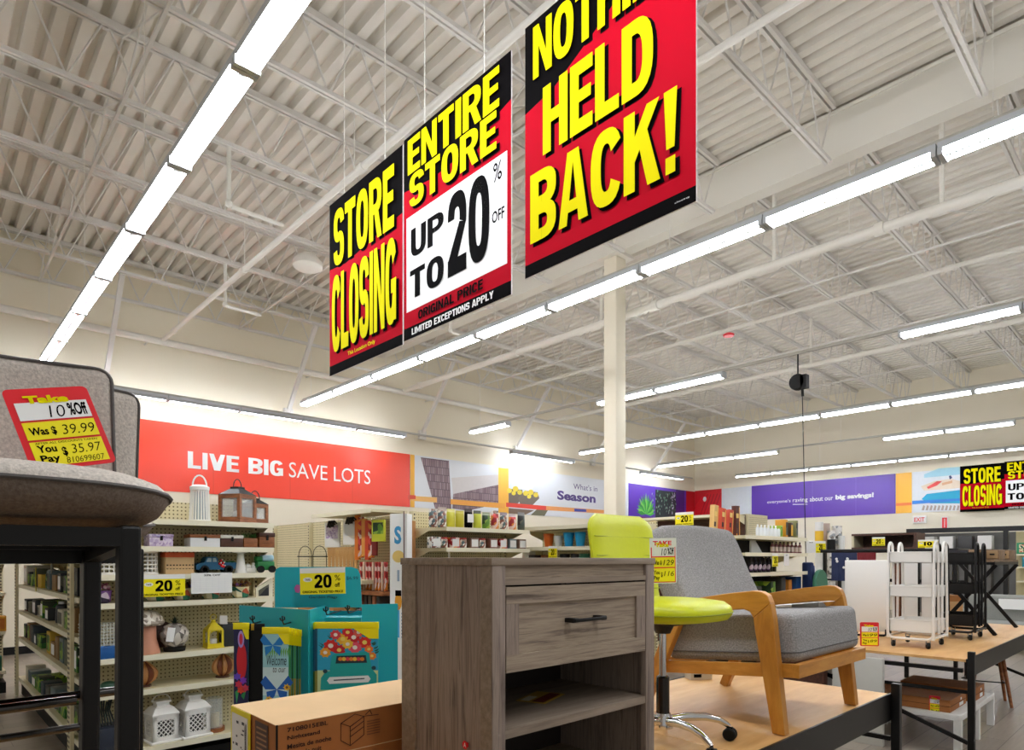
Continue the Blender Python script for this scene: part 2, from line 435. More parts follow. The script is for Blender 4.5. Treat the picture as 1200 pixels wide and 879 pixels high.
def tag(o, label, cat, group=None):
    o['label'] = label; o['category'] = cat
    if group: o['group'] = group
    return o
def thing(name, label, cat, loc=(0, 0, 0), rz=0, group=None):
    o = bpy.data.objects.new(name, None); COL.objects.link(o)
    o.location = loc; o.rotation_euler = (0, 0, rz); o.empty_display_size = .1
    return tag(o, label, cat, group)
def copy_tree(o, loc=None, rz=None, label=None, parent=None):
    c = o.copy(); COL.objects.link(c)
    if parent: c.parent = parent
    for ch in list(o.children): copy_tree(ch, parent=c)
    if loc is not None: c.location = loc
    if rz is not None: c.rotation_euler = (0, 0, rz)
    if label: c['label'] = label
    return c
ORD = ['first', 'second', 'third', 'fourth', 'fifth', 'sixth', 'seventh', 'eighth', 'ninth', 'tenth', 'eleventh', 'twelfth', 'thirteenth', 'fourteenth']
def struct(o):
    o['kind'] = 'structure'; return o

# ------------------------------------------------------------------ the room
YW, XW, ZC = 12.7, 21.1, 6.65
XL, YB = -5.0, -5.0
struct(MB().box(XL, XW, YB, YW, -.1, 0, 'floor_planks').build('floor'))
struct(MB().box(XL, XW + .2, YW, YW + .2, 0, ZC + .1, 'wall_paint').build('wall_left'))
struct(MB().box(XW, XW + .2, YB, YW, 0, ZC + .1, 'wall_paint_right').build('wall_right'))
m = MB()
pitch = .2; x = XL; prof = []
while x < XW:
    prof += [(x, 0), (x + .1, 0), (x + .12, .085), (x + .18, .085)]
    x += pitch
prof = [p for p in prof if p[0] <= XW] + [(XW, 0)]
n = len(prof)
m.add([(p[0], YB, ZC + p[1]) for p in prof] + [(p[0], YW, ZC + p[1]) for p in prof], [(i, i + 1, i + 1 + n, i + n) for i in range(n - 1)], 'deck_paint')
m.box(XL, XW, YB, YW, ZC + .12, ZC + .14, 'deck_paint')
struct(m.build('ceiling'))
struct(MB().box(XL, XW, YW - .015, YW, 0, .12, 'black_plastic').build('baseboard_left'))

# joists
JY = [1.41 + 1.43 * k for k in range(8)] + [12.6]
JYB = [1.41 - 1.43 * k for k in range(1, 4)]
def joist(x0, x1, lab):
    t = thing('roof_joist', lab, 'joist', (x0, 0, 0))
    L = x1 - x0; m = MB()
    for s in (-1, 1): m.box(0, L, s * .03 - .018, s * .03 + .018, ZC - .07, ZC - .005, 'joist_paint')
    m.build('top_chord', t)
    m = MB()
    for s in (-1, 1): m.box(.1, L - .1, s * .025 - .015, s * .025 + .015, ZC - .72, ZC - .68, 'joist_paint')
    m.build('bottom_chord', t)
    m = MB(); k = int(L / .62); d = L / k
    for i in range(k):
        a = (i * d + .02, 0, ZC - .04); b = (i * d + d / 2, 0, ZC - .7); c = ((i + 1) * d - .02, 0, ZC - .04)
        m.tube([a, b], .011, 'joist_paint', 5); m.tube([b, c], .011, 'joist_paint', 5)
    m.build('web', t)
    return t
GJ = 'open web roof joists'
ja = joist(XL + .1, 7.62, ''); jb = joist(7.92, XW - .02, '')
for k, y in enumerate(reversed(JY)):
    nm = ORD[k] + ' from the banner wall'
    if k == 0:
        a, b = ja, jb; a.location.y = y; b.location.y = y
    else:
        a, b = copy_tree(ja, (ja.location.x, y, 0)), copy_tree(jb, (jb.location.x, y, 0))
    a['label'] = 'white web joist left of the big beam, ' + nm
    b['label'] = 'white web joist right of the big beam, ' + nm
    a['group'] = b['group'] = GJ
# main beam and column
t = thing('roof_beam', 'deep white steel beam crossing the ceiling above the column', 'beam', (7.77, 0, 0))
MB().box(-.1, .1, YB, YW - .01, 6.06, 6.10, 'white_paint').box(-.1, .1, YB, YW - .01, 6.56, 6.6, 'white_paint').box(-.085, .085, YB, YW - .01, 6.1, 6.56, 'white_paint').build('girder', t)
t = thing('support_column', 'square white steel column standing in the middle of the store', 'column', (7.77, 6.03, 0))
MB().box(-.12, .12, -.12, .12, .03, 6.02, 'wall_paint_right', bev=.02).build('shaft', t)
MB().box(-.2, .2, -.2, .2, 6.02, 6.06, 'white_paint').build('cap_plate', t)
MB().box(-.2, .2, -.2, .2, 0, .03, 'white_paint').build('base_plate', t)
# wall braces
for k, X in enumerate((2.4, 5.6, 8.9, 12.0, 15.2, 18.4)):
    m = MB().bar((X, 12.67, 4.45), (X, 11.42, 5.93), .07, .07, 'joist_paint').box(X - .09, X + .09, 12.6, 12.69, 4.35, 4.55, 'joist_paint')
    tag(m.build('wall_brace'), 'diagonal white steel brace running up from the banner wall, ' + ORD[k] + ' from the left', 'brace', 'diagonal wall braces')
# bridging
for k, X in enumerate((1.5, 4.6, 10.6, 13.7, 16.9)):
    m = MB().box(X - .015, X + .015, 1.41, 12.6, ZC - .745, ZC - .72, 'joist_paint')
    for y0, y1 in zip(JY[:-1], JY[1:]):
        m.tube([(X, y0, ZC - .1), (X, y1, ZC - .7)], .01, 'joist_paint', 4).tube([(X, y0, ZC - .7), (X, y1, ZC - .1)], .01, 'joist_paint', 4)
    tag(m.build('joist_bridging'), 'thin cross bridging between the ceiling joists, ' + ORD[k] + ' line from the left', 'bridging', 'joist bridging lines')
# pipes
def pipe(X, z, r, lab, y0=YB, y1=12.26, drops=(), hang=()):
    t = thing('sprinkler_pipe', lab, 'pipe', (X, 0, z))
    m = MB().tube([(0, y0, 0), (0, y1, 0)], r, 'pipe_paint', 10)
    y = y1 - .6
    while y > y0 + 1:
        m.tube([(0, y - .05, 0), (0, y + .05, 0)], r * 1.35, 'pipe_paint', 10); y -= 3.05
    m.build('run', t)
    for y, up in drops:
        MB().tube([(0, y, 0), (0, y, up)], .026, 'pipe_paint', 8).ball((0, y, up), .04, 'pipe_paint').build('riser', t)
    for y in hang:
        MB().tube([(0, y, r), (0, y, ZC - .72 - z)], .006, 'pipe_paint', 5).build('hanger', t)
    return t
pipe(3.2, 5.3, .034, 'long white sprinkler pipe running above the three hanging sale signs', hang=(2.84, 5.7, 8.56, 11.4))
pipe(4.4, 5.3, .03, 'thin white pipe behind the right hand sale sign, near the long light row', y1=4.4, hang=(2.84,))
pipe(8.15, 5.3, .055, 'long white sprinkler pipe just beyond the column', drops=((1.9, 1.0), (3.75, 1.0), (6.6, .9)), hang=(2.84, 5.7, 8.56, 11.4))
pipe(11.2, 5.8, .035, 'white pipe under the ceiling between column and right wall', hang=(2.84, 7.1))
pipe(12.9, 5.3, .05, 'long white sprinkler pipe between the middle light rows on the right', drops=((5.2, .9),), hang=(4.27, 9.99))
pipe(17.6, 5.3, .05, 'sprinkler pipe nearest the right wall', hang=(4.27, 9.99))
m = MB().tube([(XL, 12.3, 5.27), (20.8, 12.3, 5.27)], .06, 'pipe_paint', 10)
for X in range(-3, 21, 3): m.tube([(X, 12.3, 5.27), (X, 12.66, 5.27)], .02, 'pipe_paint', 6)
tag(m.build('sprinkler_main'), 'thick white pipe running along the banner wall below the joists', 'pipe')
for k, (X, Y, L) in enumerate(((3.45, 9.99, .9), (2.5, 7.13, 1.0), (6.3, 11.42, .9), (6.6, 8.56, .8))):
    m = MB().tube([(X, Y, 5.945), (X, Y, 5.35), (X + .03, Y, 5.3), (X + L * .6, Y, 5.3)], .025, 'pipe_paint', 8).ball((X, Y, 5.32), .04, 'pipe_paint')
    tag(m.build('branch_pipe'), 'short bent white branch pipe hanging from the joists, ' + ['beside the pipe end at the left', 'left of the store closing sign', 'below the entire store sign', 'right of the store closing sign'][k], 'pipe', 'short branch pipes')

# lights
def fixture(lab):
    t = thing('strip_light', lab, 'light', group='fluorescent strip lights')
    MB().box(-.064, .064, 0, 1.19, .03, .075, 'housing_white').box(-.02, .02, .01, 1.18, 0, .03, 'housing_white').build('housing', t)
    for s in (-1, 1):
        MB().tube([(s * .048, .035, .004), (s * .048, 1.155, .004)], .015, 'tube_glow', 8, cap=True).build('fluorescent_tube', t)
    for y in (0.0, 1.16): MB().box(-.07, .07, y, y + .03, -.014, .034, 'housing_white').build('lamp_holder', t)
    return t
fx0 = fixture('')
used = False
def dim_tubes(o):
    # tubes of the wall rows turned down so the walls do not burn out
    global DIM
    for ch in o.children:
        if ch.name.startswith('fluorescent_tube'):
            if DIM is None:
                DIM = ch.data.copy(); DIM.materials[0] = mat('tube_glow_wall')
            ch.data = DIM
DIM = None
def place_light(loc, rz, lab):
    global used
    if not used:
        used = True; o = fx0; o.location = loc; o.rotation_euler = (0, 0, rz); o['label'] = lab
        return o
    return copy_tree(fx0, loc, rz, lab)
ZL = 4.2
def cables(t, pts):
    for (x, y) in pts:
        MB().tube([(x, y, .1), (x, y, ZC - .72 - ZL)], .004, 'pipe_paint', 4).build('hanging_wire', t)
def string(X, segs, name, ybeg, yend):
    t = thing('lighting_track', 'thin grey track carrying the ' + name, 'track', (X, 0, ZL))
    MB().box(-.02, .02, ybeg, yend, .078, .115, 'track_grey').build('rail', t)
    cables(t, [(0, y) for y in [yend - .3 - 2.4 * k for k in range(int((yend - ybeg) / 2.4))] if y > -1])
    k = 0
    for a, b in segs:
        y = b
        while y - 1.2 > a - .6:
            o = place_light((X, y - 1.2, ZL), 0, 'strip light, %s from far end of the %s' % (ORD[k] if k < 14 else 'last', name))
            if X > 19: dim_tubes(o)
            y -= 1.2; k += 1
string(1.35, [(-2.4, 10.8)], 'steep upper left light row', -2.6, 10.8)
string(5.06, [(-2.4, 10.8)], 'row under the sale signs', -2.6, 10.8)
string(8.8, [(-2.3, 2.5), (4.8, 7.2), (9.5, 10.7)], 'row passing the column', -2.4, 10.7)
string(12.6, [(-1.1, 10.9)], 'unbroken row beyond the reel', -1.2, 10.9)
string(16.1, [(2.5, 4.9), (7.3, 10.9)], 'broken row above the purple banner', -1, 10.9)
string(20.0, [(-1.5, 10.5)], 'row along the right wall', -1.6, 10.5)
t = thing('lighting_track', 'thin grey track carrying the light row along the banner wall', 'track', (0, 12.0, ZL))
MB().box(.6, 19.8, -.02, .02, .078, .115, 'track_grey').build('rail', t)
k = 0
for a, b in ((.6, 8.0), (11.2, 13.6), (16.8, 19.2)):
    x = b
    while x - 1.2 > a - .6:
        dim_tubes(place_light((x - 1.2, 12.0, ZL), -PI / 2, 'strip light along the banner wall, %s from the right end' % ORD[k])); x -= 1.2; k += 1
# (rotation -90 sends the fixture's +Y to +X)
# cable reel, alarm, speaker
t = thing('cable_reel', 'black retractable cord reel hanging from a light track', 'reel', (8.8, 3.72, 3.9))
m = MB(); m.lathe([(.02, -.05), (.1, -.05), (.11, -.03), (.11, .03), (.1, .05), (.02, .05)], 'black_plastic', 18, Matrix.Rotation(PI / 2, 4, 'Y')); m.box(-.05, .05, -.13, -.05, -.1, .08, 'black_plastic')
m.build('drum', t)
MB().tube([(0, 0, .08), (0, 0, .4)], .01, 'black_metal', 6).build('hanger', t)
MB().tube([(0, -.06, -.1), (.01, -.06, -.2)], .018, 'black_plastic', 6).tube([(0, -.06, -.2), (.0, -.12, -3.1)], .006, 'black_plastic', 5).build('cord', t)
m = MB().lathe([(.02, .0), (.09, .0), (.1, .03), (.05, .06)], 'tag_red', 16).tube([(0, 0, .06), (0, 0, .5)], .008, 'pipe_paint', 5)
tag(m.build('ceiling_alarm', loc=(10.6, 5.7, 5.45)), 'small red alarm beacon hanging below the ceiling joists', 'alarm')
m = MB().lathe([(.02, 0), (.16, 0), (.2, .03), (.2, .09), (.1, .2)], 'white_paint', 22)
tag(m.build('ceiling_speaker', loc=(4.0, 8.4, 5.5)), 'round white dish below the ceiling left of the store closing sign', 'speaker')

# ------------------------------------------------------------------ hanging sale signs
def sale_face(m, kind, W, H, F):
    R = lambda a, b, c, d, mt, n=.0006: rect(m, a * W, b * W, c * H, d * H, mt, F, n)
    T = lambda s, a, b, c, d, mt, n=.0014, bold=.045, warp=None: text(m, s, a * W, c * H, (b - a) * W, (d - c) * H, mt, F, n, bold, warp=warp)
    B = lambda s, a, b, c, d, mt='ink_black': block(m, s, a * W, c * H, (b - a) * W, (d - c) * H, mt, F, .003)
    def S(s, a, b, c, d, bold=.045):      # yellow letters with a dark drop shadow
        block(m, s, (a + .012) * W, (c - .009) * H, (b - a) * W, (d - c) * H, 'sign_black', F, .0014, grow=.003); block(m, s, a * W, c * H, (b - a) * W, (d - c) * H, 'sign_yellow', F, .012)
    R(0, 1, 0, 1, 'sign_red')
    if kind == 'closing':
        shape(m, [(0, .62 * H), (.25 * W, .6 * H), (.6 * W, .63 * H), (W, .66 * H), (W, H), (0, H)], 'sign_black', F, .0009)
        R(0, 1, 0, .055, 'sign_black', .0009)
        S('STORE', .09, .92, .61, .93, .06); S('CLOSING', .06, .95, .12, .56, .06)
        T('This Location Only', .28, .66, .066, .094, 'sign_yellow', .0018, .01)
    elif kind == 'entire':
        shape(m, [(0, .74 * H), (.3 * W, .71 * H), (.6 * W, .72 * H), (W, .8 * H), (W, H), (0, H)], 'sign_black', F, .0009)
        R(0, 1, 0, .058, 'sign_black', .0009)
        S('ENTIRE', .06, .92, .8, .97, .05); S('STORE', .08, .9, .63, .79, .06)
        R(.03, .97, .135, .6, 'sign_white', .0016)
        B('UP', .08, .42, .39, .53); B('TO', .07, .42, .19, .33)
        B('20', .46, .83, .2, .57); T('%', .86, .93, .5, .58, 'ink_black', .0024, .01); T('OFF', .85, .95, .33, .38, 'ink_black', .0024, .02)
        B('ORIGINAL PRICE', .16, .78, .075, .118, 'sign_black'); B('LIMITED EXCEPTIONS APPLY', .09, .87, .014, .045, 'sign_white')
    else:
        shape(m, [(0, .655 * H), (.2 * W, .68 * H), (.45 * W, .77 * H), (.7 * W, .87 * H), (W, .955 * H), (W, H), (0, H)], 'sign_black', F, .0009)
        R(0, 1, 0, .05, 'sign_black', .0009)
        S('NOTHING', .07, .97, .76, .965, .05); S('HELD', .14, .8, .44, .7, .05); S('BACK!', .05, .92, .12, .39, .06)
        T('closing', .9, .97, .02, .026, 'sign_white', .0018, 0)
def sale_sign(kind, lab, loc, F, W=.93, H=1.215, wires=True):
    t = thing('sale_sign', lab, 'sign', loc, group='sale signs hung in a row' if wires else None)
    m = MB(); m.box(0, W, 0, H, -.006, 0, 'sign_white', F=F); sale_face(m, kind, W, H, F)
    m.build('panel', t)
    if wires:
        for u in (.22, .78):
            p = F @ Vector((u * W, H, -.003))
            MB().tube([p - Vector((0, 0, .02)), p + Vector((0, 0, .06)), p + Vector((0, 0, ZC - loc[2] - H - .7))], .0035, 'pipe_paint', 5).build('hanging_cord', t)
    return t
FX = frame((0, 0, 0), (0, -1, 0), (0, 0, 1))
sale_sign('closing', 'black and red hanging banner reading STORE CLOSING in yellow letters', (2.18, 4.23, 2.80), FX)
sale_sign('entire', 'hanging banner with a white box reading UP TO 20% OFF', (2.18, 3.285, 2.815), FX, .95)
sale_sign('nothing', 'largest looking hanging banner, reading NOTHING HELD BACK! in yellow', (2.18, 2.235, 2.86), FX, .93)
sale_sign('closing', 'small looking STORE CLOSING banner in front of the right wall', (XW - .12, on_x(1125, 600, XW - .12).y, 2.78), FX, .98, 1.25, False)
sale_sign('entire', 'banner reading UP TO 20% OFF on the right wall, cut by the frame', (XW - .12, on_x(1177, 600, XW - .12).y, 2.8), FX, .98, 1.25, False)

# ------------------------------------------------------------------ wall banners
Z0, Z1 = 2.72, 3.96
def banner(lab, x0, x1, base, art, z0=Z0, z1=Z1):
    F = frame((x0, YW - .014, z0), (1, 0, 0), (0, 0, 1))
    m = MB(); m.box(x0, x1, YW - .013, YW - .001, z0, z1, base)
    def P(px, py):
        p = on_y(px, py, YW - .014); return (p.x - x0, max(0, min(z1 - z0, p.z - z0)))
    art(m, F, P, x1 - x0, z1 - z0)
    return tag(m.build('wall_banner'), lab, 'banner')
def art_red(m, F, P, W, H):
    for px in (250, 340, 413):
        u = P(px, 550)[0]; rect(m, u - .006, u + .006, 0, H, '#d93a1c', F, .0006)
    a, b, c = P(220, 540)[0], P(332, 540)[0], P(434, 540)[0]
    block(m, 'LIVE BIG', a, .45, b - a, .31, 'paper_white', F, .001)
    text(m, 'SAVE LOTS', b + .12, .45, c - b - .12, .31, 'paper_white', F, .001, .0)
banner('long orange-red wall banner reading LIVE BIG SAVE LOTS', .5, on_y(480, 540, YW).x, 'banner_red', art_red)
def art_season(m, F, P, W, H):
    rect(m, 0, .12, 0, H, 'banner_yellow', F, .0006)
    def sh(pts, mt, n=.0008): shape(m, [P(*p) for p in pts], mt, F, n)
    sh([(493, 536), (526, 540), (529, 598), (510, 597)], 'wicker_print')
    sh([(529, 560), (585, 556), (585, 569), (531, 580)], '#d8d2d0', .0009)
    sh([(531, 579), (585, 568), (585, 590), (548, 600), (530, 596)], 'wicker_print', .001)
    sh([(584, 548), (596, 549), (596, 602), (584, 602)], 'banner_yellow', .0014)
    sh([(528, 585), (592, 590), (592, 596), (528, 591)], '#f0a53a', .0016)
    sh([(482, 581), (512, 583), (512, 589), (482, 587)], '#f0b763', .0014)
    sh([(478, 580), (487, 580.5), (487, 585), (478, 585)], '#d9482e', .0018)
    sh([(593, 589), (640, 593), (640, 598), (593, 594)], '#e23f2c', .0018)
    sh([(640, 593), (711, 598), (711, 602), (640, 598)], '#eda05a', .0016)
    sh([(673, 596), (687, 597), (687, 600), (673, 599.5)], '#3a49a8', .002)
    sh([(591, 578), (598, 573), (612, 574), (613, 581), (607, 590), (594, 590)], '#6b5d50', .001)
    sh([(607, 584), (615, 575), (630, 577), (632, 584), (624, 592), (610, 592)], '#75685a', .0011)
    sh([(592, 595), (626, 598), (616, 605), (592, 604)], '#7a6250', .001)
    sh([(629, 597), (642, 598), (638, 605), (622, 604)], '#6d6a4f', .001)
    for (x, y, r) in ((597, 575, 3), (604, 573, 3.5), (609, 577, 3), (616, 578, 3.2), (622, 577, 3.4), (628, 580, 3), (602, 578, 2.6), (620, 582, 2.5)):
        sh([(x + r * math.cos(k * PI / 4), y + r * math.sin(k * PI / 4)) for k in range(8)], '#e8cf3a', .0016)
    sh([(612, 549), (640, 552), (622, 575), (606, 572)], '#efeef0', .0007)
    a, b = P(672, 570), P(700, 570)
    text(m, "What's in", a[0], P(680, 574)[1], b[0] - a[0], .17, 'banner_purple_dark', F, .001, .0)
    a, b = P(653, 580), P(698, 580)
    text(m, 'Season', a[0], P(680, 588)[1], b[0] - a[0], .27, 'banner_purple_dark', F, .001, .04)
xs = on_y(480, 540, YW).x + .01; xe = on_y(736, 570, YW).x
banner("pale wall banner with wicker chair picture reading What's in Season", xs, xe, 'banner_pale', art_season)
def art_plants(m, F, P, W, H):
    r = random.Random(3)
    def leaf(cx, cy, an, L, wd, mt, n):
        a = (cx + L * math.cos(an), cy + L * math.sin(an)); q = an + PI / 2
        mid = ((cx + a[0]) / 2, (cy + a[1]) / 2)
        shape(m, [(cx, cy), (mid[0] + wd * math.cos(q), mid[1] + wd * math.sin(q)), a, (mid[0] - wd * math.cos(q), mid[1] - wd * math.sin(q))], mt, F, n)
    rect(m, 0, W, 0, .12, '#7a1f5c', F, .0006)
    a, b = P(768, 590)[0], P(792, 590)[0]
    rect(m, a, b, .0, H - .1, '#1c2a2c', F, .0007)
    for k in range(60):
        leaf(r.uniform(a - .2, b), r.uniform(.3, H - .08), r.uniform(-2, -1), .1, .02, ['#7fae92', '#4d8b6d', '#a6c7b0'][k % 3], .0009 + k * 1e-5)
    for k in range(20): leaf(b - .25 + r.uniform(-.05, .2), r.uniform(.35, H - .1), r.uniform(-2, -1), .09, .02, '#c9c3e0', .0016)
    cx = P(757, 600)[0]
    for k in range(15):
        leaf(cx, .22, PI * (k + .5) / 15, .72 - .2 * abs(k - 7) / 7, .07, ['#3fae3a', '#79c653', '#2a8636'][k % 3], .002 + k * 1e-5)
    rect(m, b, b + .55, 0, H, 'banner_purple_dark', F, .0008)
    c = P(804, 590)[0]
    rect(m, c, W, 0, H, 'banner_crimson', F, .0025)
banner('purple wall banner with green succulents at the far corner', xe + .01, XW - .01, 'banner_purple', art_plants, 2.78, 3.97)
def rbanner(lab, y0, y1, base, art, z0=2.83, z1=4.0):
    F = frame((XW - .014, y0, z0), (0, -1, 0), (0, 0, 1))
    m = MB(); m.box(XW - .013, XW - .001, y1, y0, z0, z1, base)
    def P(px, py):
        p = on_x(px, py, XW - .014); return (y0 - p.y, p.z - z0)
    art(m, F, P, y0 - y1, z1 - z0)
    return tag(m.build('wall_banner'), lab, 'banner')
ya, yb, yc, yd = [on_x(p, 600, XW).y for p in (846, 881, 1050, 1069)]
def art_throw(m, F, P, W, H):
    shape(m, [(0, 0), (W, 0), (W, H), (.75 * W, H * .98), (.45 * W, .9 * H), (.2 * W, .75 * H), (0, .5 * H)], '#d41623', F, .0008)
    for k in range(5):
        a = .15 + k * .12
        shape(m, [(a * W, .1 * H), ((a + .02) * W, .1 * H), ((a + .35) * W, .85 * H), ((a + .33) * W, .87 * H)], '#9d0a16', F, .0012)
    shape(m, disc(.38 * W, .72 * H, .07, 12, 1.3), 'paper_white', F, .0016)
rbanner('crimson wall banner with a folded red throw at the corner', YW - .02, ya + .01, 'banner_crimson', art_throw)
rbanner('plain pale blue banner left of the purple savings banner', ya, yb + .01, '#dfe6ee', lambda *a: None)
def art_save(m, F, P, W, H):
    for px in (952, 1003):
        u = P(px, 580)[0]; rect(m, u - .006, u + .006, 0, H, '#7a55c2', F, .0006)
    a, b, c, d, e = [P(x, 588)[0] for x in (899, 929, 949, 979, 1024)]
    text(m, "everyone's", a, .5, b - a - .07, .14, 'paper_white', F, .001, .01)
    text(m, 'raving', b, .48, c - b - .07, .17, 'paper_white', F, .001, .01)
    text(m, 'about our', c, .51, d - c - .07, .15, 'paper_white', F, .001, .01)
    text(m, 'big savings!', d, .48, e - d, .19, 'paper_white', F, .001, .05)
    shape(m, [(b, .44), (c - .07, .42), (c - .07, .435), (b, .465)], 'paper_white', F, .001)
rbanner('long purple wall banner reading everyone\'s raving about our big savings!', yb, yc + .01, 'banner_purple', art_save)
rbanner('narrow yellow banner at the right end of the purple one', yc, yd + .01, 'banner_yellow', lambda m, F, P, W, H: rect(m, 0, W, .22, .3, '#ee7a3a', F))
def art_beach(m, F, P, W, H):
    def sh(pts, mt, n): shape(m, [P(*p) for p in pts], mt, F, n)
    sh([(1083, 556), (1100, 549), (1126, 547), (1126, 556), (1083, 560)], '#a9dcea', .0007)
    sh([(1079, 570), (1095, 564), (1115, 561), (1126, 564), (1126, 572), (1083, 575)], '#e9d9c4', .0008)
    sh([(1086, 571), (1098, 564), (1104, 564), (1098, 569), (1088, 573)], '#d2423a', .0012)
    sh([(1104, 566), (1116, 563), (1116, 566), (1104, 569)], '#dcae86', .0012)
    sh([(1112, 558), (1114, 557), (1116, 560), (1113, 562)], '#2c3a66', .0014)
    sh([(1080, 585), (1086, 579), (1126, 574), (1126, 590), (1090, 590)], '#16a8cf', .001)
    sh([(1069, 587), (1126, 584), (1126, 587), (1069, 591)], '#2c7fd6', .0013)
    for k in range(10): sh([(1080 + k * 4.5, 598), (1082 + k * 4.5, 592), (1084 + k * 4.5, 593), (1083 + k * 4.5, 598)], '#b7a9a0', .0012)
rbanner('pale wall banner with a beach scene beside the yellow strip', yd, -1.0, '#e8edf2', art_beach)
# exit sign, arrow sign
p = on_x(1078, 609, XW)
m = MB(F=frame((XW, p.y + .17, p.z - .11), (0, -1, 0), (0, 0, 1))); m.box(0, .34, 0, .22, 0, .05, 'white_plastic', bev=.01); text(m, 'EXIT', .04, .05, .26, .12, 'tag_red', Matrix(), .052, .02)
tag(m.build('exit_sign'), 'small white EXIT sign with red letters on the right wall', 'sign')
p = on_x(1107, 615, XW)
m = MB(F=frame((XW, p.y + .08, p.z - .22), (0, -1, 0), (0, 0, 1))); m.box(0, .16, 0, .44, 0, .01, 'paper_white'); rect(m, .02, .14, .12, .42, 'tag_red', Matrix(), .011); shape(m, [(.03, .12), (.13, .12), (.08, .02)], 'tag_red', Matrix(), .011)
for k in range(5): rect(m, .07, .09, .15 + k * .05, .185 + k * .05, 'paper_white', Matrix(), .012)
tag(m.build('arrow_sign'), 'narrow red and white sign with a down arrow on the right wall', 'sign')

# ------------------------------------------------------------------ store shelving
def slots():
    m, n, l, b = newmat('slotted_upright')
    tc = n.new('ShaderNodeTexCoord'); sp = n.new('ShaderNodeSeparateXYZ'); l.new(tc.outputs['Object'], sp.inputs[0])
    d = n.new('ShaderNodeMath'); d.operation = 'MULTIPLY'; d.inputs[1].default_value = 28; l.new(sp.outputs[2], d.inputs[0])
    f = n.new('ShaderNodeMath'); f.operation = 'FRACT'; l.new(d.outputs[0], f.inputs[0])
    g = n.new('ShaderNodeMath'); g.operation = 'GREATER_THAN'; g.inputs[1].default_value = .5; l.new(f.outputs[0], g.inputs[0])
    mx = n.new('ShaderNodeMixRGB'); mx.inputs[1].default_value = lin('#ddd3ae'); mx.inputs[2].default_value = lin('#2a2620')
    l.new(g.outputs[0], mx.inputs[0]); l.new(mx.outputs[0], b.inputs['Base Color']); b.inputs['Roughness'].default_value = .45
slots()
def gondola(lab, loc, rz, W, D, zs, H=1.95, bays=1, posts=True, base=True, kick=.12, taper=False, backmat='pegboard', depth=None):
    """local frame: x along the front 0..W, front at y=0, back panel at y=D"""
    t = thing('store_shelf', lab, 'shelf', loc, rz)
    bw = W / bays
    for b in range(bays):
        MB().box(b * bw + .005, (b + 1) * bw - .005, D, D + .02, kick, H, backmat).build('back_panel', t)
    if posts:
        for b in range(bays + 1):
            x = min(max(b * bw, .02), W - .02)
            MB().box(x - .02, x + .02, D - .045, D - .001, 0, H, 'shelf_cream').box(x - .006, x + .006, D - .047, D - .045, .15, H - .02, 'slotted_upright').build('upright', t)
    if base:
        MB().box(0, W, .03, D + .02, 0, kick, 'black_plastic' if not taper else 'shelf_cream').build('base', t)
    for z in zs:
        for b in range(bays):
            x0, x1 = b * bw + .004, (b + 1) * bw - .004
            m = MB()
            if taper and z > 1.0:
                m.add([(x0, D, z - .03), (x0, D, z), (x0 + .12, 0, z), (x0 + .12, 0, z - .03), (x1, D, z - .03), (x1, D, z), (x1, 0, z), (x1, 0, z - .03)],
                      [(0, 1, 2, 3), (7, 6, 5, 4), (1, 5, 6, 2), (0, 3, 7, 4), (3, 2, 6, 7), (1, 0, 4, 5)], 'shelf_cream')
                m.box(x0 + .12, x1, -.006, 0, z - .034, z + .004, 'shelf_edge')
            else:
                m.box(x0, x1, 0, D - .002, z - .028, z, 'shelf_cream').box(x0, x1, -.006, 0, z - .034, z + .003, 'shelf_edge')
            sh = m.build('shelf_board', t)
            mm = MB()
            for x in (x0 + .002, x1 - .006):
                mm.add([(x, D - .002, z - .03), (x, D - .002, z - .13), (x, .1, z - .03), (x + .004, D - .002, z - .03), (x + .004, D - .002, z - .13), (x + .004, .1, z - .03)],
                       [(0, 1, 2), (5, 4, 3), (0, 2, 5, 3), (2, 1, 4, 5), (1, 0, 3, 4)], 'shelf_cream')
                mm.build('shelf_bracket', sh); mm = MB()
    return t
# G1: end display with lanterns; its front stands at y = 4.95
G1Y = 4.95
G1Z = [.2, .598, .832, 1.2, 1.39, 1.585, 1.775]
gondola('cream pegboard end display with seven shelves of garden decor', (.87, G1Y, 0), 0, 1.21, .36, G1Z, 1.93)
g2 = gondola('cream aisle shelf run behind the bar stool, full of boxed goods', (.87, 8.95, 0), -PI / 2, 3.55, .42, [.2, .64, .935, 1.22, 1.5, 1.76], 1.95, bays=3)
for x in (.0, 3.27):
    MB().box(x, x + .13, -.03, -.008, 0, 1.99, 'shelf_cream').box(x + .065, x + .085, -.032, -.03, .1, 1.97, 'slotted_upright').box(x + .025, x + .04, -.032, -.03, .1, 1.97, 'slotted_upright').build('end_post', g2)
gondola('cream shelf unit at the far left edge with snack packs', (-.6, 9.1, 0), 0, 1.38, .4, [.25, .69, 1.12, 1.47, 1.8], 2.0)
# G4/G5
G4Y = 4.7
gondola('cream end display with angled upper shelves above the nightstand', (3.45, G4Y, 0), 0, 1.2, .4, [.2, .9, 1.28, 1.6, 1.79], 1.95, taper=True)
gondola('long pegboard side of the shelf run hung with tools', (3.45, 8.2, 0), -PI / 2, 3.08, .02, [], 1.93, bays=3)
m = MB(); m.box(3.05, 3.44, 5.13, 6.3, 1.93, 1.955, 'shelf_cream').box(3.044, 3.05, 5.13, 6.3, 1.92, 1.96, 'shelf_edge')
tag(m.build('canopy_shelf'), 'cream canopy shelf sticking out above the hanging packs', 'shelf')
gondola('cream side shelves with plant pots left of the green chair', (4.72, 4.98, 0), -PI / 2, 1.5, .4, [.2, .9, 1.3, 1.62, 1.83], 1.86, posts=False, base=True)
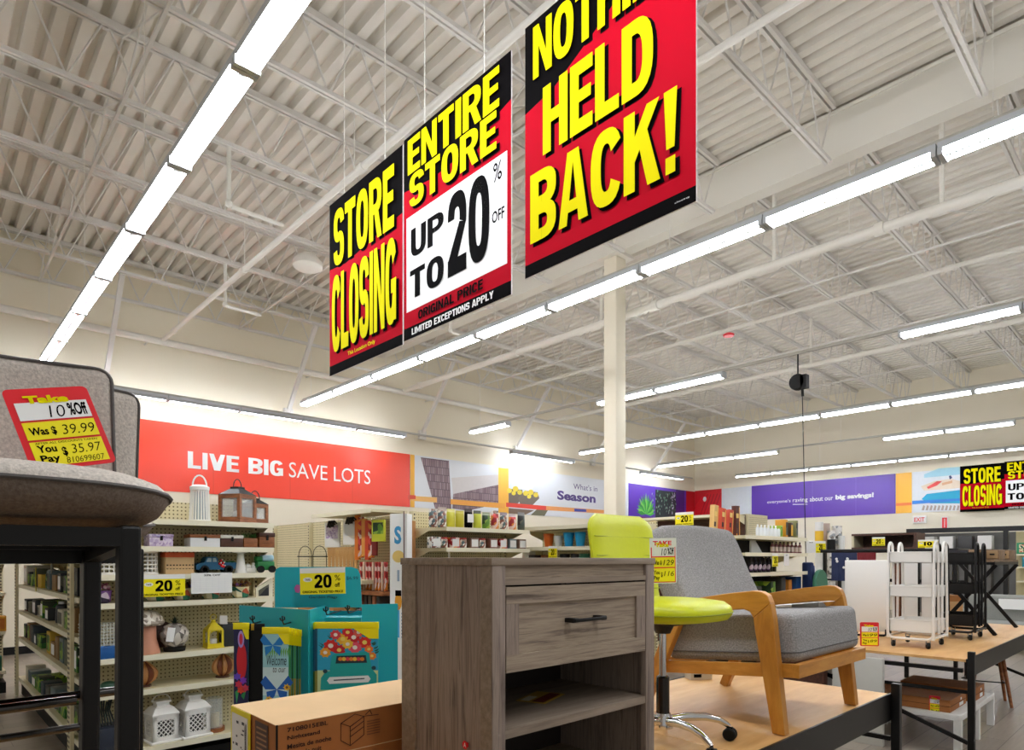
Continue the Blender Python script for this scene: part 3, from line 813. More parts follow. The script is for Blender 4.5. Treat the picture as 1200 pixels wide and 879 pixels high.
# G6/G7
gondola('tall brown backed shelf run behind the grey armchair', (8.2, 6.9, 0), -PI / 2, 2.5, .45, [.2, .8, 1.3, 1.75, 2.12], 2.13, posts=False, backmat='dark_wood')
m = MB().box(8.69, 9.3, 4.38, 6.9, 0, 2.14, 'shelf_cream').box(8.7, 9.29, 4.375, 4.38, .1, 2.12, 'pegboard')
tag(m.build('end_panel_block'), 'plain cream end panel right of the orange striped boxes', 'shelf')
G7Y = 3.0
G7X0, G7X1 = on_y(873, 650, G7Y).x, on_y(946, 650, G7Y).x
gondola('cream and black shelf unit with bottles behind the armchair', (G7X0, G7Y, 0), 0, G7X1 - G7X0, .4, [.3, .75, 1.1, 1.36, 1.56, 1.73], 1.74, backmat='black_plastic')

# ------------------------------------------------------------------ goods on the shelves
def carton(name, lab, cat, loc, w, d, h, mt, face=None, rz=0, group=None, top=None, text_s=None, tm='ink_black'):
    m = MB(); m.box(-w / 2, w / 2, 0, d, 0, h, mt, bev=.004)
    if face: rect(m, -w * .4, w * .4, h * .15, h * .85, face, FRONT @ Matrix.Translation((0, 0, 0)), .001)
    if top: m.box(-w / 2 - .003, w / 2 + .003, -.003, d + .003, h * .78, h + .004, top)
    if text_s: text(m, text_s, -w * .34, h * .4, w * .68, h * .2, tm, FRONT, .002, .02)
    return tag(m.build(name, loc=loc, rz=rz), lab, cat, group)
def pouch(lab, loc, w, h, mt, top, rz=0, group=None, labmat=None, name='candy_bag', cat='bag', lie=0):
    m = MB()
    n = 6; prof = [(-.0, .02), (.06, .35), (.1, .5), (.06, .8), (0, 1)]
    rows = []
    for a, v in [(.3, 0), (1, .12), (1.15, .35), (1, .6), (.6, .82), (.08, .9), (.06, 1)]:
        rows.append([(w / 2 * (.94 if .1 < v < .8 else 1) * math.cos(2 * PI * k / 14), (.028 * a) * math.sin(2 * PI * k / 14) + .03, v * h) for k in range(14)])
    vs = [p for r in rows for p in r]
    fs = [(i * 14 + k, i * 14 + (k + 1) % 14, (i + 1) * 14 + (k + 1) % 14, (i + 1) * 14 + k) for i in range(6) for k in range(14)]
    fs += [tuple(range(14))[::-1], tuple(84 + k for k in range(14))]
    m.add(vs, fs[:56] + fs[-2:-1], mt, True); m.add(vs, fs[56:84] + fs[-1:], top, True)
    if labmat: rect(m, -w * .4, w * .4, h * .3, h * .72, labmat, FRONT, .004 - .0)
    o = m.build(name, loc=loc, rz=rz); return tag(o, lab, cat, group)
def pot(lab, loc, r, h, mt, group=None, rim=True, sau=None):
    t = thing('plant_pot', lab, 'pot', loc, group=group)
    MB().lathe([(r * .68, 0), (r * .7, .005), (r * .94, h * .8), (r, h * .8), (r * 1.02, h * .98), (r * .98, h), (r * .9, h), (r * .86, h * .75), (r * .1, h * .7)], mt, 22).build('body', t)
    MB().lathe([(r * .05, h * .86), (r * .88, h * .86)], '#3b2c22', 16, smooth=False).build('soil', t)
    return t
def bottle(name, lab, loc, r, h, mt, cap, group=None, label=None, cat='bottle'):
    t = thing(name, lab, cat, loc, group=group)
    MB().lathe([(r * .9, 0), (r, .01), (r, h * .62), (r * .8, h * .72), (r * .35, h * .82), (r * .33, h * .88)], mt, 14).build('body', t)
    MB().lathe([(r * .42, h * .87), (r * .42, h), (r * .1, h)], cap, 12).build('cap', t)
    if label: MB().lathe([(r * 1.02, h * .15), (r * 1.02, h * .55)], label, 14).build('label_band', t)
    return t
def shelf_x(px, Y): return on_y(px, 650, Y).x

# --- shelf strips and signs
def pct_sign(lab, F, w, h, word='20', white=False, parent=None):
    m = MB(F=F); m.box(0, w, 0, h, -.003, 0, 'paper_white')
    I = Matrix()
    if white:
        text(m, '20% OFF', w * .3, h * .84, w * .4, h * .09, 'ink_black', I, .001, .02)
        for k in range(6): rect(m, w * (.06 + .15 * k), w * (.062 + .15 * k), h * .08, h * .78, '#c9ccd4', I)
        for k in range(9): rect(m, w * .06, w * .94, h * (.1 + .075 * k), h * (.104 + .075 * k), '#cfd2da', I)
    else:
        rect(m, 0, w, 0, h * .8, 'tag_yellow', I)
        shape(m, disc(w * .17, h * .56, w * .1, 16, .5), 'paper_white', I, .001)
        text(m, 'TAKE', w * .11, h * .52, w * .12, h * .08, 'ink_black', I, .0015, .02)
        (block(m, word, w * .32, h * .24, w * .38, h * .5, 'ink_black', I, .001) if word == '20' else text(m, word, w * .3, h * .24, w * .4, h * .5, 'ink_black', I, .001, .06))
        text(m, '%', w * .77, h * .5, w * .12, h * .22, 'ink_black', I, .001, .0)
        text(m, 'off', w * .77, h * .26, w * .11, h * .17, 'ink_black', I, .001, .02)
        text(m, 'ORIGINAL TICKETED PRICE', w * .05, h * .05, w * .9, h * .09, 'ink_black', I, .001, .03)
    o = m.build('price_sign'); return tag(o, lab, 'sign')
def front_sign(lab, x, Y, z, w, h, word='20', white=False, tilt=0, yaw=0):
    F = Matrix.Translation((x, Y, z)) @ Matrix.Rotation(yaw, 4, 'Z') @ FRONT @ Matrix.Rotation(tilt, 4, 'Z')
    return pct_sign(lab, F, w, h, word, white)
a, b = on_y(165, 700, G1Y - .03), on_y(217, 673, G1Y - .03)
front_sign('yellow 20% off card on the lantern shelves beside a white card', a.x, G1Y - .03, a.z, b.x - a.x, b.z - a.z)
a, b = on_y(224, 696, G1Y - .03), on_y(272, 671, G1Y - .03)
front_sign('white printed card hung on the lantern shelves', a.x, G1Y - .03, a.z, b.x - a.x, b.z - a.z, white=True)

# --- G1 goods
def gx(px, dy=.0): return shelf_x(px, G1Y + dy)
# top shelf
x = gx(235, .12); z = 1.776
t = thing('lantern', 'white slatted cylinder lantern with ring handle on the top shelf', 'lantern', (x, G1Y + .14, z))
m = MB()
for k in range(22):
    a = 2 * PI * k / 22; m.tube([(.068 * math.cos(a), .068 * math.sin(a), .01), (.058 * math.cos(a), .058 * math.sin(a), .24)], .0055, 'white_plastic', 5)
m.build('slat_cage', t)
MB().lathe([(.07, 0), (.078, .0), (.078, .014), (.07, .014)], 'white_plastic', 20).build('base', t)
MB().lathe([(.066, .235), (.068, .26), (.04, .275), (.01, .275)], 'white_plastic', 20).build('lid', t)
MB().lathe([(.001, .012), (.048, .012), (.046, .225), (.001, .225)], 'glass_bluish', 16).build('diffuser', t)
MB().tube([(.05 * math.cos(PI * k / 10), 0, .262 + .085 * math.sin(PI * k / 10)) for k in range(11)], .006, 'white_plastic', 6).build('handle', t)
def wood_lantern(lab, loc, w, h, rz):
    t = thing('lantern', lab, 'lantern', loc, rz)
    b = h * .76; m = MB()
    for sx in (-1, 1):
        for sy in (-1, 1): m.box(sx * w / 2 - .012, sx * w / 2 + .012, sy * w / 2 - .012, sy * w / 2 + .012, .015, b, 'brown_wood')
    for z0, z1 in ((.015, .045), (b - .03, b)):
        for sy in (-1, 1):
            m.box(-w / 2, w / 2, sy * w / 2 - .01, sy * w / 2 + .01, z0, z1, 'brown_wood'); m.box(sy * w / 2 - .01, sy * w / 2 + .01, -w / 2, w / 2, z0, z1, 'brown_wood')
    m.build('frame', t)
    MB().box(-w / 2 - .02, w / 2 + .02, -w / 2 - .02, w / 2 + .02, 0, .016, 'brown_wood').build('base', t)
    q = w / 2 + .012; r = w * .22
    MB().add([(-q, -q, b), (q, -q, b), (q, q, b), (-q, q, b), (-r, -r, h * .92), (r, -r, h * .92), (r, r, h * .92), (-r, r, h * .92), (-r, -r, h * .97), (r, -r, h * .97), (r, r, h * .97), (-r, r, h * .97)],
             [(3, 2, 1, 0), (0, 1, 5, 4), (1, 2, 6, 5), (2, 3, 7, 6), (3, 0, 4, 7), (4, 5, 9, 8), (5, 6, 10, 9), (6, 7, 11, 10), (7, 4, 8, 11), (8, 9, 10, 11)], 'black_metal').build('roof', t)
    m = MB()
    for sy in (-1, 1): m.box(-w / 2 + .012, w / 2 - .012, sy * w / 2 - .002, sy * w / 2 + .002, .045, b - .03, 'glass_clear')
    for sy in (-1, 1): m.box(sy * w / 2 - .002, sy * w / 2 + .002, -w / 2 + .012, w / 2 - .012, .045, b - .03, 'glass_clear')
    m.build('glass_panes', t)
    MB().lathe([(.001, .017), (.03, .017), (.03, .09), (.001, .09)], 'paper_white', 12).build('candle', t)
    MB().tube([(.045 * math.cos(PI * k / 10), 0, h * .97 + .06 * math.sin(PI * k / 10)) for k in range(11)], .004, 'black_metal', 5).build('handle', t)
wood_lantern('large brown wooden lantern with black roof on the top shelf', (gx(280, .12), G1Y + .15, z), .17, .29, .55)
wood_lantern('smaller brown wooden lantern with black roof, right of the larger', (gx(300, .25), G1Y + .27, z), .12, .22, .35)
# second shelf
z = 1.586
def lidbox(lab, px0, px1, h, mt, lid, dy=.06, z=z):
    x0, x1 = gx(px0, dy), gx(px1, dy); w = x1 - x0
    t = thing('keepsake_box', lab, 'box', ((x0 + x1) / 2, G1Y + dy, z))
    MB().box(-w / 2, w / 2, 0, .15, 0, h * .72, mt, bev=.004).build('body', t)
    MB().box(-w / 2 - .003, w / 2 + .003, -.003, .153, h * .73, h, lid, bev=.004).build('lid', t)
    MB().box(-.008, .008, -.008, 0, h * .5, h * .85, 'black_metal').build('clasp', t)
lidbox('lavender patterned keepsake box at the left of its shelf', 175, 203, .09, 'lavender_print', 'lavender_print')
lidbox('white keepsake box with a brown lid', 223, 258, .095, '#e6e9ee', 'brown_wood')
lidbox('dark brown keepsake box with a white lid', 259, 285, .095, 'dark_wood', '#ece8dd')
lidbox('plain reddish wooden box at the right end of its shelf', 304, 322, .12, 'brown_wood', 'dark_wood')
def planter(lab, loc, w, h, mt, leafs, name='planter_box'):
    t = thing(name, lab, 'planter', loc)
    MB().box(-w / 2, w / 2, 0, .1, 0, h, mt, bev=.003).build('box', t)
    m = MB(); r = random.Random(5)
    for k in range(40):
        a = r.uniform(0, 2 * PI); p = Vector((r.uniform(-w / 2.2, w / 2.2), .05 + r.uniform(-.03, .03), h)); q = p + Vector((.03 * math.cos(a), .02 * math.sin(a), .04 * r.random() + .01))
        m.add([p, (p + q) / 2 + Vector((.006, .006, 0)), q, (p + q) / 2 - Vector((.006, .006, 0))], [(0, 1, 2, 3)], leafs)
    m.build('leaves', t)
planter('small wooden planter box with green leaves near the shelf end', (gx(294, .06), G1Y + .06, z), .105, .075, 'brown_wood', '#3f7a35')
# third shelf
z = 1.391
def basket(lab, px, r, h, z):
    t = thing('candle_holder', lab, 'candle holder', (gx(px, .15), G1Y + .15, z))
    m = MB()
    for k in range(16):
        a = 2 * PI * k / 16
        m.tube([(r * math.cos(a), r * math.sin(a), .012), (r * math.cos(a), r * math.sin(a), h - .012)], .005, 'white_metal', 4)
    for j in range(6): m.tube([(r * math.cos(2 * PI * k / 20), r * math.sin(2 * PI * k / 20), .012 + j * (h - .024) / 5) for k in range(20)], .006, 'white_metal', 5, closed=True)
    m.build('lattice', t); MB().lathe([(.001, 0), (r + .01, 0), (r + .01, .012), (.001, .012)], 'white_metal', 20).build('base', t)
    MB().lathe([(r - .01, h - .012), (r + .01, h - .012), (r + .01, h), (r - .01, h)], 'white_metal', 20).build('rim', t)
basket('white lattice candle holder seen between the stool legs', 125, .075, .17, z)
basket('white lattice candle holder just right of the stool leg', 170, .075, .165, z)
x0, x1 = gx(197, .08), gx(225, .08)
m = MB().box(-.095, .095, 0, .14, 0, .155, 'cardboard_top', bev=.004).box(-.096, .096, -.001, .14, .12, .156, '#e05a2a')
for k in range(9): m.box(-.09 + k * .021, -.078 + k * .021, -.002, 0, .035, .04, 'carton_ink').box(-.09 + k * .021, -.078 + k * .021, -.002, 0, .06, .068, 'carton_ink')
tag(m.build('gift_box', loc=((x0 + x1) / 2, G1Y + .08, z)), 'tan box with orange top band left of the blue truck', 'box')
def truck(lab, loc, L):
    t = thing('toy_truck', lab, 'toy', loc); k = L / .3; Z = .022 * k
    q = lambda p: [(a * k, b * k) for a, b in p]
    MB().prism(q([(-.15, .03), (-.15, .06), (-.14, .075), (-.09, .085), (-.075, .12), (-.06, .13), (-.005, .13), (.01, .115), (.01, .085), (.15, .085), (.15, .035), (.1, .03)]), 0, .11 * k, '#175e87').build('body', t)
    MB().prism(q([(-.078, .09), (-.065, .118), (-.04, .12), (-.04, .09)]), -.002, 0, '#9fb9c4').prism(q([(-.03, .09), (-.03, .12), (-.008, .12), (0, .09)]), -.002, 0, '#9fb9c4').build('windows', t)
    for x in (-.09, .09):
        for y in (-.004, .098):
            w = MB(F=Matrix.Translation((x * k, y * k, .03 * k)) @ Matrix.Rotation(PI / 2, 4, 'X'))
            w.lathe([(.001, -.012), (.03, -.012), (.032, 0), (.03, .012), (.001, .012)], 'black_plastic', 16).lathe([(.001, .0125), (.018, .0125)], '#c9b89a', 12).build('wheel', t)
    m = MB()
    for (x, z_) in ((.03, .1), (.045, .08), (.02, .075), (.035, .06), (.05, .055)):
        m.ball((x * k, -.006, z_ * k), .011 * k, '#d7232b', n=6)
        m.ball((x * k + .008, -.01, z_ * k + .006), .006 * k, 'paper_white', n=5)
    m.build('wreath', t)
    m = MB(); r = random.Random(2)
    for i in range(30):
        p = Vector((r.uniform(.03, .14) * k, r.uniform(.01, .1) * k, .085 * k)); m.ball(p, .014 * k, '#2c6a3c', n=4)
    m.build('greenery', t)
truck('blue metal pickup truck ornament with a red and white wreath', ((gx(230, .1) + gx(277, .1)) / 2, G1Y + .1, z), gx(277, .1) - gx(230, .1))
tag(MB().lathe([(.001, 0), (.045, 0), (.04, .01), (.022, .15), (.045, .158), (.045, .165), (.001, .165)], 'white_plastic', 20).build('pillar_holder', loc=(gx(282, .1), G1Y + .1, z)), 'white tapered pillar candle holder beside the blue truck', 'candle holder')
m = MB().box(-.04, .04, 0, .05, 0, .04, 'white_plastic', bev=.008).ball((-.02, .025, .05), .022, 'white_plastic').ball((.02, .025, .045), .018, 'white_plastic').ball((.022, .025, .07), .013, 'white_plastic')
tag(m.build('figurine', loc=(gx(295, .1), G1Y + .1, z)), 'small white ceramic figurine right of the pillar holder', 'figurine')
t = thing('toy_tractor', 'green tractor shaped ornament with pale blue cab at shelf end', 'toy', (gx(312, .08), G1Y + .08, z))
MB().box(-.07, .07, 0, .09, .02, .09, '#1c7a3a', bev=.01).box(-.07, -.02, .01, .08, .09, .13, '#1c7a3a', bev=.01).build('body', t)
MB().box(-.03, .07, .01, .08, .09, .14, '#a9cfe2', bev=.015).build('cab', t)
for x in (-.045, .045): MB(F=Matrix.Translation((x, -.005, .028)) @ Matrix.Rotation(PI / 2, 4, 'X')).lathe([(.001, -.01), (.028, -.01), (.028, .01), (.001, .01)], 'black_plastic', 14).build('wheel', t)
# fourth shelf: floral pots
z = 1.201
for k, (px, mt, lab) in enumerate(((118, 'purple_print', 'purple flowered bundle on the shelf between the stool legs'), (183, 'floral_print', 'floral green pot mostly behind the yellow 20% card'),
                       (214, 'floral_print', 'floral pot peeking between the yellow and white cards'), (248, 'floral_print', 'floral pot under the white printed card'), (283, 'floral_print', 'floral square pot with tan flowers right of the white card'))):
    t = thing('floral_pot', lab, 'pot', (gx(px, .1), G1Y + .12, z))
    MB().lathe([(.05, 0), (.062, .01), (.07, .085), (.06, .085), (.01, .075)], mt, 8 if k > 1 else 18, smooth=k < 2).build('pot', t)
    m = MB(); r = random.Random(k)
    for i in range(26): m.ball((r.uniform(-.06, .06), r.uniform(-.05, .05), .09 + r.uniform(0, .035)), .013, ['#8a5a3a', '#6a3d7a', '#a4703c', '#5c4a2a'][(i + k) % 4] if k else ['#8a3a5a', '#caa6b0'][i % 2], n=4)
    m.build('flowers', t)
m = MB()
m.prism([(0, 0), (.13, 0), (.13, .15), (0, .07)], 0, .02, 'shelf_edge').prism([(.02, .01), (.1, .01), (.1, .1), (.02, .055)], -.003, 0, 'dark_print')
tag(m.build('framed_plaque', loc=(gx(300, .04), G1Y + .04, z)), 'slanted cream plaque with dark picture at the shelf end', 'plaque')
# fifth shelf (y~765)
z = .833
x = gx(172, .12)
t = thing('mushroom_ornament', 'terracotta mushroom ornament with a speckled cap', 'ornament', (x, G1Y + .12, z))
MB().lathe([(.001, 0), (.085, 0), (.083, .02), (.062, .1), (.058, .21), (.001, .22)], '#c98d72', 20).build('stem', t)
MB().lathe([(.001, .19), (.1, .2), (.112, .215), (.1, .255), (.06, .295), (.001, .31)], 'stone_print', 22).build('cap', t)
t = thing('pineapple_ornament', 'grey pineapple shaped lamp with dark leaves and a tag', 'ornament', (gx(205, .12), G1Y + .13, z))
m = MB().lathe([(.001, .03), (.06, .035), (.09, .08), (.095, .13), (.07, .18), (.03, .2), (.001, .2)], 'shell_print', 22, ridge=.03); m.build('fruit', t)
MB().lathe([(.001, 0), (.07, 0), (.075, .03), (.001, .032)], 'black_plastic', 20).build('base', t)
m = MB()
for k in range(12):
    a = k * 2.4; q = .045 * (1 - k / 14)
    m.add([(-.012 * math.sin(a), .012 * math.cos(a), .195), (.012 * math.sin(a), -.012 * math.cos(a), .195), (q * math.cos(a), q * math.sin(a), .225 + k * .003)], [(0, 1, 2), (2, 1, 0)], '#1f3324')
m.build('leaf_crown', t)
MB().box(-.095, -.045, -.095, -.093, .07, .17, 'paper_white', F=Matrix.Rotation(.15, 4, 'Y')).build('hang_tag', t)
tag(MB(F=Matrix.Rotation(-.2, 4, 'X')).lathe([(.001, 0), (.095, 0), (.1, .012), (.001, .012)], 'dark_wood', 22, F=Matrix.Translation((0, .0, .1)) @ Matrix.Rotation(PI / 2, 4, 'X')).build('round_plate', loc=(gx(188, .3), G1Y + .29, z + .01)), 'dark round plate standing behind the pineapple ornament', 'plate')
def arch_lantern(lab, loc, w, h, mt):
    t = thing('lantern', lab, 'lantern', loc); b = h * .62; m = MB()
    for sx in (-1, 1):
        for sy in (-1, 1): m.box(sx * w / 2 - .007, sx * w / 2 + .007, sy * w / 2 - .007, sy * w / 2 + .007, .012, b, mt)
    arch = [(-w / 2, b), (-w / 2, b * .75)] + [(-w * .36 * math.cos(PI * k / 8), b * .75 + w * .3 * math.sin(PI * k / 8)) for k in range(9)] + [(w / 2, b * .75), (w / 2, b)]
    for i in range(len(arch) - 1):
        pass
    for rot in range(4):
        R = Matrix.Rotation(rot * PI / 2, 4, 'Z')
        for k in range(8):
            p, q = arch[2 + k], arch[3 + k]
            m.add([(p[0], -w / 2, p[1]), (q[0], -w / 2, q[1]), (q[0], -w / 2, b), (p[0], -w / 2, b)], [(0, 1, 2, 3), (3, 2, 1, 0)], mt, F=R)
        m.box(-w / 2, w / 2, -w / 2 - .003, -w / 2 + .003, .012, .035, mt, F=R)
    m.build('frame', t)
    MB().box(-w / 2 - .01, w / 2 + .01, -w / 2 - .01, w / 2 + .01, 0, .012, mt).build('base', t)
    MB().lathe([(w * .78, b), (w * .76, b + .01), (w * .35, h * .84), (w * .2, h * .9), (w * .2, h * .95), (.005, h)], mt, 4, F=Matrix.Rotation(PI / 4, 4, 'Z'), smooth=False).build('roof', t)
    MB().lathe([(.001, .013), (w * .26, .013), (w * .26, b * .5), (.001, b * .5)], 'paper_white', 14).build('candle', t)
    MB().tube([(.022 * math.cos(2 * PI * k / 12), 0, h + .018 + .022 * math.sin(2 * PI * k / 12)) for k in range(12)], .003, mt, 5, closed=True).build('ring', t)
arch_lantern('small yellow metal lantern with arched openings and white candle', (gx(251, .1), G1Y + .12, z), .1, .21, '#d9c21c')
carton('flat_box', 'dark boxed item right of the yellow lantern', 'box', (gx(268, .1), G1Y + .1, z), .09, .12, .17, '#1f2126')
t = thing('wire_basket', 'pale woven basket between the stool legs', 'basket', (gx(118, .12), G1Y + .14, z))
m = MB()
for j in range(8):
    m.tube([(-.11, -.08, .07 + j * .022), (.11, -.08, .07 + j * .022), (.11, .08, .07 + j * .022), (-.11, .08, .07 + j * .022)], .004, '#cfd0c4', 4, closed=True)
for k in range(12): m.box(-.11 + k * .019, -.105 + k * .019, -.086, -.08, .0, .235, '#d8d8cc')
m.build('weave', t); MB().box(-.112, .112, -.08, .08, 0, .012, '#cfd0c4').build('base', t)
carton('storage_box', 'blue cardboard box in front of the woven basket', 'box', (gx(122, .0) + .02, G1Y + .0, z), .19, .05, .085, '#1d5a9c')
carton('storage_box', 'small pale yellow box left of the blue box', 'box', (gx(107, .0), G1Y + .0, z), .06, .06, .07, '#d8c98a')
# sixth shelf
z = .599
def pumpkin(lab, px, sc=1.):
    t = thing('wooden_pumpkin', lab, 'ornament', (gx(px, .1), G1Y + .14, z))
    for k in range(5):
        a = -.9 + k * .45; pts = []
        for i in range(9):
            ph = PI * i / 8; r = .085 * math.sin(ph) * (1 - .25 * i / 8) + .012
            pts.append((r * math.sin(a), -r * math.cos(a) * .5, .012 + .16 * i / 8))
        MB().tube(pts, .012, ['#c58a52', '#7a3f22'][k % 2], 6, radii=[.01, .015, .02, .021, .021, .02, .017, .013, .008]).build('wood_slat', t)
    MB().tube([(0, 0, .165), (.005, 0, .19), (.018, 0, .2)], .008, 'dark_wood', 6).build('stem', t)
    MB().lathe([(.001, 0), (.05, 0), (.05, .012), (.001, .012)], 'dark_wood', 14).build('base', t)
pumpkin('slatted wooden pumpkin right beside the black stool leg', 170)
pumpkin('slatted wooden pumpkin near the red bird flag', 263)
tag(MB().ball((0, 0, .035), .035, '#1f4a33', sc=(1.6, 1, 1)).tube([(.03, 0, .05), (.07, 0, .09), (.1, 0, .06)], .008, '#1f4a33', 6).build('frog_ornament', loc=(gx(128, .1), G1Y + .12, z)), 'dark green ornament on the shelf between the stool legs', 'ornament')
# bottom shelf
z = .201
def white_lantern(lab, px, sc=1., rz=0.1, dy=.12):
    t = thing('lantern', lab, 'lantern', (gx(px, dy), G1Y + dy, z), rz); w, h = .172 * sc, .29 * sc; b = h * .66
    m = MB()
    for rot in range(4):
        R = Matrix.Rotation(rot * PI / 2, 4, 'Z')
        m.box(-w / 2, -w / 2 + .03, -w / 2, -w / 2 + .01, .015, b, 'white_metal', F=R).box(w / 2 - .03, w / 2, -w / 2, -w / 2 + .01, .015, b, 'white_metal', F=R)
        m.box(-w / 2, w / 2, -w / 2, -w / 2 + .01, .015, .045, 'white_metal', F=R).box(-w / 2, w / 2, -w / 2, -w / 2 + .01, b - .03, b, 'white_metal', F=R)
    m.build('frame', t)
    for rot in range(4):
        R = Matrix.Rotation(rot * PI / 2, 4, 'Z'); m = MB(F=R)
        for k in range(-3, 5):
            for s in (-1, 1):
                x0, z0, x1, z1 = -w / 2 + .03, .045 + k * .035, w / 2 - .03, .045 + k * .035 + .13
                if s < 0: z0, z1 = z1, z0
                dz = z1 - z0; dx = x1 - x0; lo, hi = .045, b - .03
                ta, tb = 0, 1
                if dz:
                    t1, t2 = (lo - z0) / dz, (hi - z0) / dz
                    ta, tb = max(0, min(t1, t2)), min(1, max(t1, t2))
                if tb - ta > .05: m.bar((x0 + dx * ta, -w / 2 + .004, z0 + dz * ta), (x0 + dx * tb, -w / 2 + .004, z0 + dz * tb), .004, .006, 'white_metal')
        if m.v: m.build('lattice_panel', t)
    MB().box(-w / 2 - .015, w / 2 + .015, -w / 2 - .015, w / 2 + .015, 0, .016, 'white_metal', bev=.004).build('base', t)
    MB().lathe([(w * .74, b), (w * .74, b + .012), (w * .5, h * .84), (w * .33, h * .88), (w * .33, h * .95), (w * .42, h * .96), (w * .4, h), (.01, h)], 'white_metal', 4, F=Matrix.Rotation(PI / 4, 4, 'Z'), smooth=False).build('roof', t)
    MB().tube([(.06 * math.cos(PI * k / 10), 0, h * .97 + .05 * math.sin(PI * k / 10)) for k in range(11)], .004, 'white_metal', 5).build('handle', t)
    MB().box(-w * .27, w * .27, -w * .27, w * .27, .016, b - .05, '#3c3a38').build('candle_block', t)
white_lantern('white metal lattice lantern on the bottom shelf, left one', 189)
white_lantern('white metal lattice lantern on the bottom shelf, right one', 226, 1.04)
t = thing('hurricane_vase', 'clear glass hurricane vase with cream candle on wooden base', 'vase', (gx(253, .1), G1Y + .14, z))
MB().lathe([(.06, .02), (.062, .25), (.058, .25), (.056, .02)], 'glass_clear', 20).build('glass', t)
MB().lathe([(.001, .0), (.075, 0), (.075, .03), (.001, .03)], 'brown_wood', 20).build('base', t)
MB().lathe([(.001, .03), (.038, .03), (.038, .13), (.001, .135)], '#d9c690', 16).build('candle', t)
carton('boxed_ornament', 'dark carton low on the shelf behind the lower stool bar', 'box', (gx(118, .1), G1Y + .05, z), .2, .2, .16, '#232a3a')
m = MB()
for k in range(9): m.tube([(-.07 + .018 * k, 0, 0), (-.05 + .012 * k, .03, .1), (-.07 + .016 * k, 0, .16 + .02 * (k % 3))], .006, '#1d2420', 5)
tag(m.build('iron_trinket', loc=(gx(122, .1), G1Y + .15, z + .161)), 'dark twisted iron trinket on the dark carton', 'ornament')

# --- aisle run G2 (faces -X): boxes along y
r = random.Random(11)
pal = ['garden_print', '#cfc9b4', '#c9a52c', 'dark_print', '#33414a', '#7a5a2c', 'garden_print', '#20262a', 'dark_print', '#8c6a3a', '#5c6e70', '#20262a', '#49503c']
RB = -PI / 2
names = {'#cfc9b4': 'cream', '#c9a52c': 'mustard', 'garden_print': 'green leaf patterned', 'dark_print': 'dark mottled', '#33414a': 'slate blue', '#7a5a2c': 'brown', '#20262a': 'black', 'blue_print': 'blue patterned', '#8c6a3a': 'tan', '#5c6e70': 'grey green', '#1f6aa8': 'bright blue', '#49503c': 'olive'}
lev = {.2: 'bottom', .64: 'second', .935: 'third', 1.22: 'fourth', 1.5: 'fifth', 1.76: 'top'}
for zz in lev:
    y = 5.47; k = 0
    while y < 8.7:
        w = r.uniform(.13, .26); h = r.uniform(.1, .22) if zz < 1.7 else r.uniform(.1, .16); c = r.choice(pal)
        if k == 0 and zz > .7: h = min(h, .16)
        if h > .17 and r.random() < .5 and c in ('dark_print', '#20262a', 'garden_print', '#33414a'):
            t = thing('jar', '%s glass jar, %s from the near end of the aisle\'s %s shelf' % (names[c], ORD[k] if k < 14 else 'last', lev[zz]), 'jar', (.99, y + w / 2, zz + .001), group='goods in the left aisle')
            MB().lathe([(.001, 0), (.06, 0), (.065, .02), (.06, h * .8), (.04, h * .88), (.001, h * .88)], c, 14).build('body', t)
            MB().lathe([(.001, h * .88), (.042, h * .88), (.042, h), (.001, h)], 'steel_dull', 12).build('lid', t)
        else:
            carton('boxed_item', '%s box, %s from the near end of the aisle\'s %s shelf' % (names[c], ORD[k] if k < 14 else 'last', lev[zz]), 'box',
                   (.91, y + w / 2, zz + .001), w, r.uniform(.15, .25), h, c, face=r.choice([None, 'garden_print', 'dark_print', 'paper_white']), rz=RB, group='goods in the left aisle')
        y += w + r.uniform(.02, .16); k += 1
def aisle_sign(lab, y, z, w, h, white=False):
    F = Matrix.Translation((.855, y, z)) @ Matrix.Rotation(-PI / 2 - .2, 4, 'Z') @ FRONT
    m = MB(F=F); m.box(0, w, 0, h, -.002, 0, 'paper_white' if white else 'tag_yellow')
    if not white: text(m, '20', w * .2, h * .3, w * .6, h * .4, 'ink_black', Matrix(), .001, .05)
    o = m.build('aisle_flag'); o.location = (0, 0, 0); tag(o, lab, 'sign')
aisle_sign('yellow flag sign sticking into the left aisle, nearest one', 5.75, 1.37, .08, .2)
aisle_sign('white flag sign sticking into the left aisle', 6.5, 1.38, .09, .22, True)
aisle_sign('yellow flag sign sticking into the left aisle, farther and lower', 7.4, 1.2, .09, .22)
